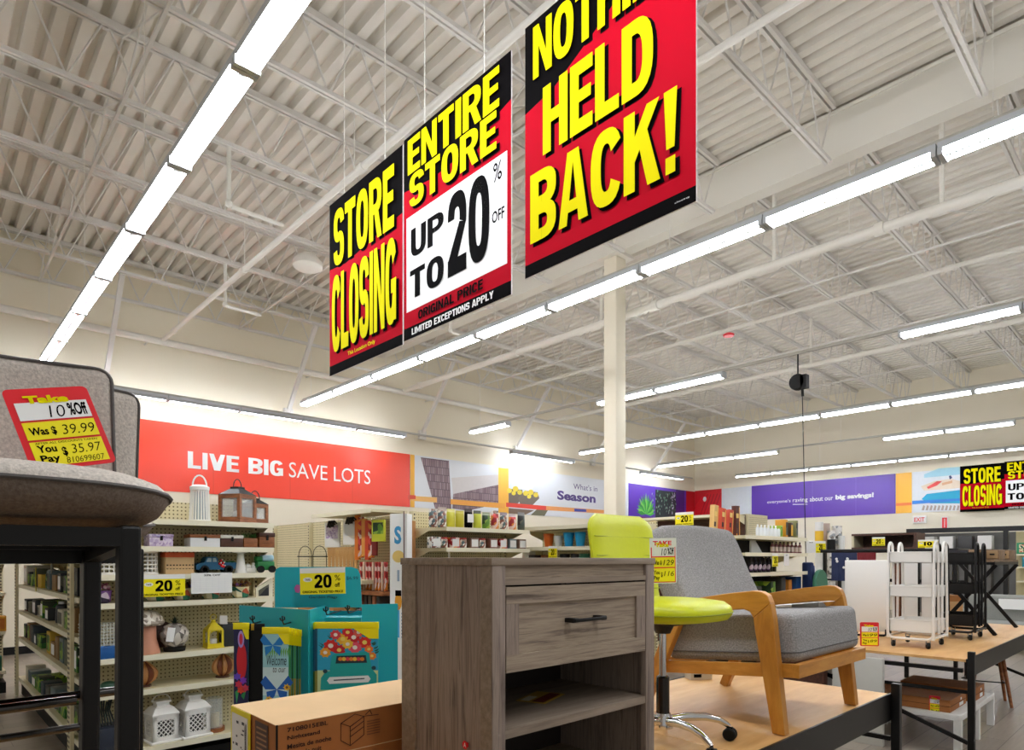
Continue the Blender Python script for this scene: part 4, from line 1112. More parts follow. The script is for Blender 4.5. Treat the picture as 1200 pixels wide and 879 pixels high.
# --- far left unit
lev0 = {.25: 'bottom', .69: 'second', 1.12: 'third', 1.47: 'fourth', 1.8: 'top'}
pal0 = {.25: ['#0f5a44', '#2a2d2c', '#0f5a44', '#1d2a5a'], .69: ['#d99a2c', '#e8e2d4', '#c9762a', 'floral_print'], 1.12: ['#7a2530', '#9c3a44', 'garden_print', '#6e1e30'], 1.47: ['#c9202c', 'lavender_print', '#d8365c', '#e9e4f0'], 1.8: ['#c9c29a', '#8a3a3a', '#e9e4f0']}
for zz in lev0:
    x = .05; k = 0
    while x < .74:
        w = r.uniform(.1, .15); h = r.uniform(.16, .26)
        if (k + int(zz * 10)) % 2:
            pouch('snack bag, %s from the left on the far left unit\'s %s shelf' % (ORD[k], lev0[zz]), (x + w / 2 - .0, 9.14, zz + .001), w, h, pal0[zz][k % len(pal0[zz])], pal0[zz][(k + 1) % len(pal0[zz])], group='goods on the far left unit', name='snack_bag')
        else:
            carton('snack_box', 'snack box, %s from the left on the far left unit\'s %s shelf' % (ORD[k], lev0[zz]), 'box', (x + w / 2, 9.13, zz + .001), w, .12, h, pal0[zz][k % len(pal0[zz])], face=pal0[zz][(k + 2) % len(pal0[zz])], group='goods on the far left unit')
        x += w + .02; k += 1

# --- hanging goods on the long pegboard (plane x = 3.45, faces -X)
def on_run(px, X=3.4): return on_x(px, 650, X).y
def hook(y, z, L, parent=None): return MB().tube([(0, 0, 0), (-L, 0, 0), (-L, 0, .02)], .003, 'chrome', 5)
def hang_card(lab, px, z0, z1, w, mt, face=None, X=3.3, rz=RB, thick=.02, name='hanging_pack', cat='pack', group='packs hung on the pegboard'):
    y = on_run(px, X); t = thing(name, lab, cat, (X, y, z0), rz + .35, group=group)
    h = z1 - z0
    m = MB().box(-w / 2, w / 2, 0, thick, 0, h, mt, bev=.003)
    if face: rect(m, -w * .4, w * .4, h * .35, h * .88, face, FRONT, .001)
    m.build('pack', t)
    MB().tube([(0, thick, h - .02), (0, thick + .01, h + .015), (0, X and (3.44 - X) * .95, h + .015)], .003, 'chrome', 5).build('hook', t)
    return t
hang_card('white carded pack with black straps, left of the pair', 389, 1.62, 1.88, .2, 'paper_white', 'lavender_print', X=3.2)
hang_card('white carded pack with black straps, right of the pair', 411, 1.64, 1.9, .2, 'paper_white', '#dfe3ea', X=3.2)
for k, px in enumerate((389, 411)):
    y = on_run(px, 3.17); m = MB(); zz = 1.86 + .02 * k
    for j in range(5): m.tube([(3.17, y - .1 + .035 * j, zz - .01 * j), (3.165, y - .06 + .03 * j, zz + .03), (3.17, y - .02 + .03 * j, zz - .03)], .008, 'black_plastic', 5)
    tag(m.build('strap_bundle'), 'tangle of black straps over the %s white carded pack' % ('left', 'right')[k], 'straps', 'strap bundles')
cols = ['#e07a2a', 'red_print', '#e8a04a', '#d94a2a', 'red_print', '#7c1f22', '#e9d24a', '#c7cf2a']
for k, px in enumerate((418, 422, 426, 430, 434, 438)):
    z0 = 1.49 + .02 * (k % 3)
    hang_card('%s hanging pack, %s from the left in the red and orange row' % (['orange', 'red', 'light orange', 'scarlet', 'dark red', 'maroon', 'lime'][k], ORD[k]), px, z0, 1.93 - .02 * k, .055, cols[k if k < 6 else 7], X=3.2, thick=.03, group='red and orange packs')
hang_card('lime yellow spotted pack beside the white poster box', 443, 1.66, 1.86, .15, '#cfd23a', 'garden_print', X=3.15)
for k in range(9):
    px = 422 + k * 3.6; y = on_run(px, 3.22)
    m = MB().box(-.014, .014, 0, .028, 0, .27, ['red_print', '#d9b6a0', 'red_print'][k % 3], bev=.003)
    tag(m.build('candle_pack', loc=(3.22, y, 1.2), rz=RB), 'red and cream stick pack, %s from the left on the lower row' % ORD[k], 'pack', 'red and cream stick packs')
tag(MB().box(3.15, 3.44, on_run(448, 3.15), on_run(418, 3.15), 1.16, 1.195, 'brown_wood').build('peg_shelf'), 'small brown shelf under the red and cream stick packs', 'shelf')
tag(MB().box(3.15, 3.44, on_run(448, 3.15), on_run(418, 3.15), 1.545, 1.57, '#a8703c').build('peg_shelf'), 'small wooden shelf just above the red stick packs', 'shelf') if False else None
for k in range(6):
    y = on_run(420 + k * 5, 3.2)
    carton('book', 'dark spined book, %s from the left under the brown shelf' % ORD[k], 'book', (3.18, y, .96), .05, .18, .19, ['#1b2330', '#7a3a22', '#2a1c18', '#45352a', '#9a5a3a', '#231f26'][k], rz=RB, group='books under the brown shelf')
tag(MB().box(3.15, 3.44, on_run(450, 3.15), on_run(415, 3.15), .925, .958, 'shelf_cream').build('peg_shelf'), 'cream shelf carrying the dark books', 'shelf')
# bamboo rakes / skewers
for k in range(8):
    px = 386 + k * 4.4; y = on_run(px, 3.22); m = MB()
    for j in range(-2, 3): m.tube([(0, j * .004, 0), (0, j * .014, .2), (0, j * .02, .32)], .004, '#d9a868', 4)
    tag(m.build('bamboo_fork', loc=(3.22, y, 1.3)), 'light bamboo utensil, %s from the left under the white packs' % ORD[k], 'utensil', 'bamboo utensils')
tag(MB().box(3.1, 3.44, on_run(424, 3.1), on_run(383, 3.1), 1.26, 1.298, 'shelf_cream').build('peg_shelf'), 'cream shelf holding the bamboo utensils', 'shelf')
# arched wire plant stand
t = thing('arched_wire_shelf', 'black wire shelf with two arches above the teal display', 'shelf', (3.18, on_run(366, 3.18), 1.18), RB + .3)
for x in (-.11, .11):
    MB().tube([(x - .1, 0, 0), (x - .1, 0, .36)] + [(x - .1 * math.cos(PI * k / 8), 0, .36 + .1 * math.sin(PI * k / 8)) for k in range(1, 8)] + [(x + .1, 0, .36), (x + .1, 0, 0)], .004, 'black_metal', 5).build('arch', t)
for zz in (.13, .34): MB().box(-.21, .21, -.02, .1, zz, zz + .012, 'black_metal').build('shelf_tray', t)
carton('boxed_appliance', 'white box with a black stripe behind the teal header', 'box', (3.05, on_run(374, 3.05), 1.18), .38, .1, .14, 'paper_white', face='black_plastic', rz=RB + .3)
tag(MB().box(2.98, 3.4, on_run(392, 3.0), on_run(340, 3.0), .9, .95, 'shelf_cream').box(3.03, 3.4, on_run(388, 3.0), on_run(345, 3.0), .0, .9, 'shelf_cream').build('stock_plinth'), 'cream plinth behind the teal display', 'shelf')
tag(MB().box(3.02, 3.38, on_run(388, 3.0), on_run(347, 3.0), .951, 1.178, 'cardboard').build('stock_carton'), 'plain cardboard carton hidden behind the teal header', 'box')
# tall white poster box at the near end
y = on_run(460, 3.1)
t = thing('poster_box', 'tall white box with blue and yellow print beside the nightstand', 'box', (3.16, y, .001), RB + .5)
P3 = FRONT @ Matrix.Translation((0, .3, 0)); m = MB().box(-.085, .085, 0, .1, 0, 1.9, 'paper_white', bev=.004)
text(m, 'S', -.04, 1.33, .07, .16, '#3f9bd0', P3, .001, .04)
shape(m, disc(.0, 1.22, .06, 16, .9), '#f0cf7a', P3, .001); shape(m, disc(.0, .82, .035, 12, 2.2), '#e8a02c', P3, .001)
rect(m, -.03, .03, .87, .92, 'ink_black', P3, .0015); rect(m, -.012, .012, .5, .78, '#4fb0e0', P3, .001)
for k in range(8): rect(m, .03, .06, .5 + k * .03, .51 + k * .03, '#3f7fb8', P3, .001)
rect(m, -.01, .012, 1.0, 1.1, '#9fb4c8', P3, .001)
m.build('carton', t)
MB().tube([(.06, -.006, 1.25), (.058, -.006, 1.92)], .005, '#7a5a5a', 5).build('stick', t)
carton('tall_carton', 'narrow brown carton between the poster box and upright', 'box', (3.33, on_run(474, 3.32), .001), .1, .08, 1.85, 'cardboard', rz=RB)

# --- G4 goods: bags
def g4(px, dy=.05): return shelf_x(px, G4Y + dy)
tops = [('candy_print', 'candy_print', 'brown and white'), ('candy_print', '#b9a79a', 'pale brown'), ('#d6cf3a', '#e7e08a', 'yellow'), ('#c7bd2c', '#d8cf5c', 'olive yellow'), ('ink_black', '#4a3b36', 'black'), ('#c9cf3a', '#55584a', 'lime'), ('garden_print', '#a9b49a', 'green'),
        ('red_print', 'candy_print', 'red'), ('candy_print', '#9a8c94', 'mixed'), ('red_print', '#c9b8b8', 'rose'), ('dark_print', '#888', 'grey')]
tops = [(a, b if b != '#888' else '#8a8a88', c) for a, b, c in tops]
for k, (a, b, c) in enumerate(tops):
    px = 510 + k * 10.3
    pouch('%s snack bag, %s from the left on the upper angled shelf' % (c, ORD[k]), (g4(px), G4Y + .05, 1.791), .095, .165 + .012 * ((k * 5) % 3), a, b, group='bags on the upper angled shelf', labmat='paper_white' if k in (4,) else None, name='snack_bag')
for k in range(10):
    px = 511 + k * 11.2
    if k % 2 == 0 or k > 6:
        carton('snack_pack', 'white labelled snack pack, %s from the left on the lower angled shelf' % ORD[k], 'pack', (g4(px), G4Y + .04, 1.601), .1, .08, .1, ['candy_print', '#8a5548', 'red_print', '#6a7f88', '#8a6a5a'][k % 5], face='paper_white', group='packs on the lower angled shelf')
    else:
        pouch('mottled snack pouch, %s from the left on the lower angled shelf' % ORD[k], (g4(px), G4Y + .05, 1.601), .09, .1, 'candy_print', 'red_print', group='packs on the lower angled shelf', name='snack_pouch')
z = 1.281
t = thing('pump_bottle', 'white pump bottle above the nightstand top', 'bottle', (g4(530), G4Y + .1, z), )
MB().lathe([(.001, 0), (.05, 0), (.05, .17), (.02, .2), (.015, .22)], 'white_plastic', 16).build('body', t)
MB().tube([(0, 0, .2), (0, 0, .3)], .01, 'white_plastic', 8).tube([(0, 0, .3), (-.04, 0, .295)], .008, 'white_plastic', 6).build('pump', t)
carton('soap_box', 'white box left of the pump bottle', 'box', (g4(522), G4Y + .16, z), .09, .08, .21, 'paper_white')
carton('soap_box', 'pale labelled box right of the pump bottle', 'box', (g4(541), G4Y + .08, z), .07, .08, .215, 'paper_white', face='#cfd6dc')
carton('soap_box', 'dark blue box at the right of the pump bottle', 'box', (g4(553), G4Y + .08, z), .09, .08, .2, '#2c4a72', face='paper_white')

# --- G5 goods: pots, plane x = 4.72
def g5(px): return on_x(px, 640, 4.85).y
pot('orange plant pot on the pot shelf', (4.85, g5(643), 1.621), .056, .14, '#dd6a1c')
pot('small white textured pot between the orange and blue pots', (4.85, g5(654.5), 1.621), .05, .115, '#d8dad6')
pot('bright blue pot on the pot shelf, left of the two', (4.85, g5(666.5), 1.621), .056, .145, '#1497cf', group='bright blue pots')
pot('bright blue pot on the pot shelf, next to the green chair', (4.85, g5(680), 1.621), .056, .145, '#1497cf', group='bright blue pots')
pot('brown pot behind the small yellow 20 card', (4.85, g5(640), 1.301), .055, .24, '#8c5a2c')
pot('black pot on the lower pot shelf, left of the two', (4.85, g5(662), 1.301), .05, .25, '#1c1c20', group='black pots')
pot('black pot on the lower pot shelf, right of the two', (4.85, g5(674.5), 1.301), .05, .25, '#2c2c30', group='black pots')
pot('dark green pot on the lower pot shelf', (4.85, g5(685), 1.301), .052, .25, '#1f6a50')
for k, (px, h) in enumerate(((617, .12), (623, .2), (630, .16))):
    carton('boxed_goods', ['black', 'white topped', 'dark'][k] + ' box low on the pot shelf unit', 'box', (4.76, g5(px), 1.301), .1, .1, h + .08, ['black_plastic', '#e8e6e0', '#2a2024'][k], rz=RB)
p = on_x(643, 654, 4.7)
pct_sign('small yellow 20 card on the pot shelf', Matrix.Translation((4.695, p.y, p.z)) @ Matrix.Rotation(-PI / 2, 4, 'Z') @ FRONT, .12, .12)

# --- G6: card, white cups, orange boxes
p = on_x(790, 616, 8.15)
pct_sign('cream 20 card on the shelf behind the grey armchair', Matrix.Translation((8.18, p.y, p.z)) @ Matrix.Rotation(-PI / 2, 4, 'Z') @ FRONT, .3, .19)
for k, px in enumerate((818, 829)):
    q = on_x(px, 614, 8.4)
    tag(MB().lathe([(.001, 0), (.04, 0), (.055, .2), (.05, .2), (.001, .18)], 'white_plastic', 14).build('cup', loc=(8.4, q.y, 1.751)), 'white cup in the brown shelf, %s of two' % ('left', 'right')[k], 'cup', 'white cups')
tag(MB().box(7.15, 8.0, 4.06, 4.36, 0, 1.72, 'shelf_cream').box(7.17, 7.98, 4.05, 4.06, .1, 1.7, 'pegboard').build('box_stand'), 'cream stand carrying the orange striped boxes', 'shelf')
for k, (px, hh, col) in enumerate(((838, .45, '#e2b56a'), (847, .42, '#d24a26'), (856, .41, '#c8431f'), (865, .47, '#5a2416'))):
    q = on_y(px, 620, 4.1)
    m = MB(F=Matrix.Rotation(.09 if k < 3 else -.02, 4, 'Y')); m.box(-.05, .05, 0, .06, 0, hh, col)
    for j in range(3): rect(m, -.045, -.02 + .02 * j, .05 + .13 * j, .11 + .13 * j, ['#f0a83a', '#3a1610', '#f4d27a'][j], FRONT, .001)
    rect(m, .03, .048, .02, hh - .02, '#f2b04a', FRONT, .001)
    tag(m.build('striped_box', loc=(q.x, 4.1, 1.721)), 'orange and brown striped box, %s from the left in the leaning set' % ORD[k], 'box', 'leaning striped boxes')

# --- G7 goods
def g7(px, dy=.1): return shelf_x(px, G7Y + dy)
for k in range(7): bottle('water_bottle', 'small clear white bottle, %s from the left on the top shelf' % ORD[k], (g7(888 + k * 4.2), G7Y + .1, 1.731), .02, .125, '#d9dde0', 'white_plastic', 'small white bottles')
for k, (px, h, c, a) in enumerate(((914, .13, '#8fae2c', 'lime'), (920, .2, '#c98a1c', 'amber'), (926, .17, '#3a2a1c', 'dark brown'), (932, .2, '#7a7a4c', 'olive'))):
    carton('food_box', '%s food box, %s from the left beside the white bottles' % (a, ORD[k]), 'box', (g7(px), G7Y + .08, 1.731), .055, .12, h, c, face=['garden_print', 'dark_print', '#d9a82c', 'dark_print'][k], group='food boxes')
m = MB().prism([(0, 0), (.24, 0), (.08, .13), (0, .13)], 0, .02, '#a7aaa9')
tag(m.build('grey_board', loc=(g7(876), G7Y + .06, 1.561)), 'grey slanted board at the left of the bottle shelf', 'board')
for k in range(8): bottle('sauce_bottle', 'pinkish sauce bottle, %s from the left on the second shelf' % ORD[k], (g7(905 + k * 4.6), G7Y + .1, 1.561), .021, .125, '#8c5a5e', '#2a1c1c', 'pinkish sauce bottles', '#e0cfc8')
for k in range(5): bottle('detergent_bottle', 'purple labelled dark bottle, %s from the left on the third shelf' % ORD[k], (g7(880 + k * 5), G7Y + .1, 1.361), .024, .15, '#1c1626', '#2a2038', 'purple labelled bottles', 'purple_print')
for k in range(4): bottle('oil_bottle', 'dark bottle with pale neck, %s from the left beside the yellow card' % ORD[k], (g7(906 + k * 4), G7Y + .2, 1.361), .02, .16, '#2c2a22', '#cfc9b0', 'dark necked bottles')
front_sign('yellow 20 card among the bottles', on_y(905, 664, G7Y - .03).x, G7Y - .03, on_y(905, 664, G7Y - .03).z, .13, .135)
front_sign('white card beside the yellow 20 card among the bottles', on_y(919, 663, G7Y - .03).x, G7Y - .03, on_y(919, 663, G7Y - .03).z, .12, .125, white=True)
for k, (px, w, h, c, a) in enumerate(((884, .16, .12, '#22301c', 'dark green'), (902, .1, .16, 'garden_print', 'leafy green'), (914, .1, .2, '#3a3a38', 'charcoal'), (922, .08, .17, '#b9741c', 'amber'), (932, .13, .2, '#1c4a86', 'blue'))):
    carton('boxed_goods', '%s box on the lowest visible bottle unit shelf' % a, 'box', (g7(px), G7Y + .06, 1.101), w, .2, h, c)
tag(MB(F=Matrix.Rotation(PI / 2, 4, 'X')).lathe([(.001, -.02), (.16, -.02), (.165, 0), (.16, .02), (.001, .02)], '#3f7a60', 24).build('green_tray', loc=(G7X1 + .13, G7Y - .09, 1.052 + .166)), 'round dark green tray leaning at the end of the bottle unit', 'tray')
tag(MB().box(-.08, .3, 0, .3, 0, 1.05, '#7d7a74').build('display_plinth', loc=(G7X1 + .09, G7Y - .12, 0)), 'grey plinth under the green tray', 'plinth')
m = MB()
for k in range(6): m.rbox((.03 * k, 0, .2 - .015 * k), (.05, .12, .42 - .03 * k), .02, ['#1c2f5c', '#24407a', '#e4e4e8'][k % 3])
tag(m.build('towel_bundle', loc=(on_y(948, 640, G7Y - .0).x + .02, G7Y + .02, 1.052)), 'bundle of navy and white towels beside the bottle shelves', 'towels')

# ------------------------------------------------------------------ display tables
TZ = .746
def display_table(lab, x0, x1, y0, y1, z=TZ, seams=(), brace=False, apron_end=False):
    t = thing('display_table', lab, 'table', (x0, y0, 0)); W, D = x1 - x0, y1 - y0
    xs = [0.0] + list(seams) + [W]
    for a, b in zip(xs[:-1], xs[1:]):
        MB().box(a + .002, b - .002, .012, D - .012, z - .02, z, 'plywood').build('table_top', t)
    MB().box(0, W, 0, .011, z - .145, z + .003, 'black_metal').box(0, W, .011, .04, z - .145, z - .14, 'black_metal').build('apron', t)
    MB().box(0, W, D - .011, D, z - .145, z + .003, 'black_metal').build('apron', t)
    for x in (.0, W):
        sx = 1 if x else -1
        MB().box(x - .02, x + .02, .03, D - .03, z - .1, z - .07, 'black_metal').build('end_rail', t)
        for y in (-.024, D + .024):
            MB().box(x - .022, x + .022, y - .022, y + .022, 0, z + .062, 'black_metal', bev=.003).build('leg', t)
    for x in (.012, W - .012):
        m = MB(); m.bar((x, .0, .12), (x, D, .62), .02, .03, 'black_metal'); m.build('brace', t)
        MB().bar((x, 0, .5), (x, D, .5), .02, .025, 'black_metal').build('brace', t)
    return t
display_table('black framed plywood table under the nightstand and both green and grey chairs', 0.65, 4.0, 1.172, 2.25, seams=(1.7,))
display_table('black framed plywood table carrying the white and black trolleys', 5.77, 9.2, 1.18, 2.5, seams=(1.83,))
display_table('low plywood table at the left edge standing under the bar stools', -.7, .42, .75, 1.98)

# ------------------------------------------------------------------ nightstand
W, D = .705, .405
NX, NY, NZ = 1.07, 1.22, TZ + .002
t = thing('nightstand', 'grey-brown wooden nightstand with one drawer and open shelves', 'nightstand', (NX, NY, NZ))
Z = lambda v: v - NZ
top = 1.503
MB().box(-.004, W + .004, -.006, D + .002, Z(top - .02), Z(top), 'nightstand_edge', bev=.0015).build('top_panel', t)
for x0, sg, in ((0, -1), (W, 1)):
    m = MB(); xi = x0 - sg * .006; xo = x0 - sg * .02
    a, b = sorted((xi, xo))
    m.box(a, b, .002, D, 0, Z(1.4825), 'nightstand_wood_v')
    a, b = sorted((x0, xi))
    m.box(a, b, .0, .042, 0, Z(1.4825), 'nightstand_edge').box(a, b, D - .07, D, 0, Z(1.4825), 'nightstand_edge').box(a, b, .042, D - .07, 0, .07, 'nightstand_wood_v')
    m.build('side_panel', t)
    a, b = sorted((x0 - sg * .0005, x0 - sg * .045))
    MB().box(a, b, -.004, .018, 0, Z(1.4825), 'nightstand_wood_v', bev=.001).build('front_stile', t)
MB().box(.045, W - .045, .006, .02, Z(1.432), Z(1.4825), 'nightstand_wood_h').box(.045, W - .045, -.002, .02, Z(1.432), Z(1.448), 'nightstand_edge').build('top_rail', t)
dr = MB()
x0, x1, z0, z1 = .049, W - .049, Z(1.205), Z(1.427); b = .045
dr.box(x0, x1, -.003, .012, z1 - b, z1, 'nightstand_wood_h').box(x0, x1, -.003, .012, z0, z0 + b, 'nightstand_wood_h')
dr.box(x0, x0 + b, -.003, .012, z0 + b, z1 - b, 'nightstand_wood_v').box(x1 - b, x1, -.003, .012, z0 + b, z1 - b, 'nightstand_wood_v')
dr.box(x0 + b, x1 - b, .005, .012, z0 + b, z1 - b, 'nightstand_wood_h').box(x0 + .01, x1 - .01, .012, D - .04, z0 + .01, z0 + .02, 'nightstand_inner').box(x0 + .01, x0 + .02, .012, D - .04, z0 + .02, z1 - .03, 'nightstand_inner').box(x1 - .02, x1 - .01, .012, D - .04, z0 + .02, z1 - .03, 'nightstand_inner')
drw = dr.build('drawer', t)
hx, hz = (on_y(683, 731, NY).x - NX), Z(1.327)
m = MB()
m.box(hx - .07, hx + .07, -.034, -.024, hz - .005, hz + .005, 'black_metal', bev=.002)
for s in (-1, 1): m.box(hx + s * .062 - .011, hx + s * .062 + .011, -.03, .006, hz - .0065, hz + .0065, 'black_metal', bev=.002)
m.build('handle', drw)
MB().box(.02, W - .02, -.001, D - .012, Z(1.035), Z(1.057), 'nightstand_edge').build('shelf', t)
MB().box(.02, W - .02, .003, D - .012, Z(.80), Z(.82), 'nightstand_edge').build('bottom_panel', t)
MB().box(.045, W - .045, .006, .018, .005, Z(.80), 'nightstand_wood_h').build('toe_rail', t)
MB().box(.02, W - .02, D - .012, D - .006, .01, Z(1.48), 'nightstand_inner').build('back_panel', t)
F = Matrix.Translation((NX + .013 - .0083, 0, 0))
p = on_x(545, 873, NX - .001)
m = MB(F=frame((NX - .0005, p.y, p.z), (0, -1, 0), (0, 0, 1)))
shape(m, disc(0, 0, .011, 20), 'tag_red', Matrix(), .0012); m.box(-.006, .006, -.006, .006, -.006, .0006, 'tag_red')
text(m, 'A', -.005, -.006, .01, .012, 'paper_white', Matrix(), .0016, .01)
tag(m.build('round_sticker'), 'small round red sticker with a white A on the nightstand side', 'sticker')
m = MB(F=Matrix.Rotation(.35, 4, 'Z')); m.box(0, .16, 0, .1, 0, .001, '#c9a43a'); rect(m, .01, .15, .01, .05, '#7a2a20', Matrix(), .0015); rect(m, .01, .08, .06, .09, '#e9dfc2', Matrix(), .0015)
tag(m.build('leaflet', loc=(NX + .34, NY + .14, 1.058)), 'yellow and brown leaflet lying on the nightstand shelf', 'leaflet')

# ------------------------------------------------------------------ nightstand cartons
def flat_carton(lab, x0, x1, y0, y1, z0, z1, full):
    t = thing('cardboard_box', lab, 'box', (x0, y0, z0)); w, d, h = x1 - x0, y1 - y0, z1 - z0
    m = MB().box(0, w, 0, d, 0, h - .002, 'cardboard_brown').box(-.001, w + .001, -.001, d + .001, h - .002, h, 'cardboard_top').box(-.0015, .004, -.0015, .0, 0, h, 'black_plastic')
    if full:
        T = lambda s, u, v, ww, hh, b=.01: text(m, s, u, h * v, ww, h * hh, 'carton_ink', FRONT, .002, b)
        T('7108015EBL', .03, .78, .12, .11, .02); T('Nightstand', .03, .56, .095, .13, .02); T('Mesita de noche', .03, .36, .13, .12, .02); T('Table de nuit', .03, .17, .1, .12, .02)
        L = lambda a, b, c, e: m.bar((a, -.0025, h * b), (c, -.0025, h * e), .001, .0018, 'carton_ink')
        ox = .19
        for q in (((0, .75), (.045, .93)), ((.045, .93), (.075, .82)), ((.075, .82), (.03, .62)), ((.03, .62), (0, .75)), ((0, .75), (0, .3)), ((.03, .62), (.03, .12)), ((.075, .82), (.075, .33)), ((.03, .12), (.075, .33)), ((0, .3), (.03, .12)), ((.03, .5), (.075, .7)), ((.03, .35), (.075, .55))):
            L(ox + q[0][0], q[0][1], ox + q[1][0], q[1][1])
        L(.27, .86, .285, .96); L(.285, .96, .292, .84); L(.262, .83, .315, .8)
        for k in range(6): rect(m, .275, .32, h * (.3 + k * .07), h * (.33 + k * .07), '#7a4a26', FRONT, .002)
    S_ = frame((0, d, 0), (0, -1, 0), (0, 0, 1))
    rect(m, .19, .28, h * .12, h * .9, '#4a2c1a', S_, .002)
    for k in range(5): rect(m, .2, .27, h * (.2 + .13 * k), h * (.25 + .13 * k), '#a5744a', S_, .0025)
    m.build('carton', t)
    return t
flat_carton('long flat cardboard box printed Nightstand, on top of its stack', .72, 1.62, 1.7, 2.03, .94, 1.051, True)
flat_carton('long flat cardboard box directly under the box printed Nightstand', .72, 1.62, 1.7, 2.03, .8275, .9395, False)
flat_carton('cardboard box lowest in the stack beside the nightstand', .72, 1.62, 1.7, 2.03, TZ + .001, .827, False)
m = MB(F=frame((.7165, 2.02, .80), (0, -1, 0), (0, 0, 1)))
m.box(0, .15, 0, .251, 0, .002, 'tag_yellow'); rect(m, .01, .135, .0, .235, 'paper_white', Matrix(), .003)
r = random.Random(4)
for k in range(26):
    a, b = r.uniform(.015, .1), r.uniform(.01, .22); rect(m, a, a + r.uniform(.006, .022), b, b + r.uniform(.003, .009), '#3c3c44', Matrix(), .0035)
text(m, '$20.00 MARKED', .113, .03, .014, .19, 'ink_black', Matrix(), .0036, .03)
tag(m.build('shipping_label'), 'white and yellow printed label on the end of the cardboard boxes', 'label')

# ------------------------------------------------------------------ cushions
def cushion(m, c, rx, ry, prof, mt, e=3.2, n=40, F=None):
    """prof: list of (scale, z); superellipse outline"""
    vs = []
    for s, z in prof:
        for k in range(n):
            a = 2 * PI * k / n; ca, sa = math.cos(a), math.sin(a)
            q = (abs(ca) ** e + abs(sa) ** e) ** (-1 / e)
            o = 1 - (1 - s) * min(rx, ry) / rx; o2 = 1 - (1 - s) * min(rx, ry) / ry
            vs.append((c[0] + rx * o * q * ca, c[1] + ry * o2 * q * sa, c[2] + z))
    fs = [(i * n + k, i * n + (k + 1) % n, (i + 1) * n + (k + 1) % n, (i + 1) * n + k) for i in range(len(prof) - 1) for k in range(n)]
    fs += [tuple(range(n))[::-1], tuple((len(prof) - 1) * n + k for k in range(n))]
    m.add(vs, fs, mt, True, F)
def outline(c, rx, ry, e=3.2, n=48):
    o = []
    for k in range(n):
        a = 2 * PI * k / n; ca, sa = math.cos(a), math.sin(a); q = (abs(ca) ** e + abs(sa) ** e) ** (-1 / e)
        o.append((c[0] + rx * q * ca, c[1] + ry * q * sa, c[2]))
    return o

# ------------------------------------------------------------------ office chair
t = thing('office_chair', 'lime green office chair with chrome star base on casters', 'chair', (2.25, 1.5, TZ))
ch = t
m = MB().lathe([(.001, .06), (.042, .065), (.044, .1), (.03, .125), (.001, .13)], 'chrome', 20); m.build('hub', t)
for k in range(5):
    a = math.radians(-36.5 + 72 * k); ca, sa = math.cos(a), math.sin(a)
    pts = [(.03, .095), (.1, .105), (.18, .102), (.24, .088), (.275, .068), (.285, .06)]
    lg = MB().tube([(ca * p[0], sa * p[0], p[1]) for p in pts], .016, 'chrome', 10, radii=[.019, .018, .016, .014, .012, .009]).build('leg', t)
    cx, cy_ = ca * .288, sa * .288
    Fm = Matrix.Translation((cx, cy_, .0275)) @ Matrix.Rotation(a + .9, 4, 'Z') @ Matrix.Rotation(PI / 2, 4, 'Y')
    w_ = MB(F=Fm)
    for q in (-.012, .012): w_.lathe([(.001, q - .009), (.022, q - .009), (.0272, q - .004), (.0272, q + .004), (.022, q + .009), (.001, q + .009)], 'black_plastic', 18)
    w_.box(-.03, -.012, -.012, .012, -.006, .006, 'black_plastic')
    w_.build('caster', lg)
MB().lathe([(.001, .125), (.027, .125), (.027, .27), (.022, .275), (.001, .275)], 'bar_steel', 20).build('gas_sleeve', t)
MB().lathe([(.0145, .27), (.0145, .48)], 'chrome', 16).build('gas_piston', t)
MB().box(-.09, .09, -.1, .1, .49, .505, 'black_metal', bev=.004).lathe([(.03, .45), (.05, .49)], 'black_metal', 16).build('seat_plate', t)
m = MB()
cushion(m, (0, -.01, 0), .245, .24, [(.72, .505), (.93, .512), (.99, .53), (1.0, .545), (.97, .565), (.88, .582), (.6, .592), (.2, .594)], 'green_leather', 2.9)
st = m.build('seat', t)
MB().tube(outline((0, -.01, .541), .2455, .2405, 2.9), .003, 'green_seam', 5, closed=True).build('piping', st)
def back_pt(x, v, off=0.):
    """v: 0 bottom .. 1 top of the back"""
    y = .15 + .09 * v ** .7 - .42 * x * x * (.6 + .4 * v) + off
    return (x, y, .545 + .4 * v)
m = MB(); nx, nv = 20, 18
def back_grid(off):
    g = []
    for j in range(nv + 1):
        v = j / nv
        hw = .195 + .025 * min(1, v * 2)
        if v > .8: hw -= .07 * ((v - .8) / .2) ** 3
        for i in range(nx + 1):
            x = hw * (2 * i / nx - 1); e = abs(2 * i / nx - 1) ** 6; ee = max(e, ((v - .5) * 2) ** 12 if v > .5 else 0)
            bump = -.003 * abs(math.sin(PI * v * 6.2)) ** .5 if off < 0 else 0
            g.append(back_pt(x, v, off * (1 - .75 * ee) + bump))
    return g
ga, gb = back_grid(-.022), back_grid(.022); N = len(ga)
fs = [(j * (nx + 1) + i, j * (nx + 1) + i + 1, (j + 1) * (nx + 1) + i + 1, (j + 1) * (nx + 1) + i) for j in range(nv) for i in range(nx)]
f2 = [tuple(N + q for q in f[::-1]) for f in fs]
edge = [i for i in range(nx)], 
rim = [i for i in range(nx + 1)] + [(j * (nx + 1) + nx) for j in range(1, nv + 1)] + [nv * (nx + 1) + i for i in range(nx - 1, -1, -1)] + [j * (nx + 1) for j in range(nv - 1, 0, -1)]
f3 = [(rim[k], N + rim[k], N + rim[(k + 1) % len(rim)], rim[(k + 1) % len(rim)]) for k in range(len(rim))]
m.add(ga + gb, fs + f2 + f3, 'green_leather', True)
bk = m.build('backrest', t)
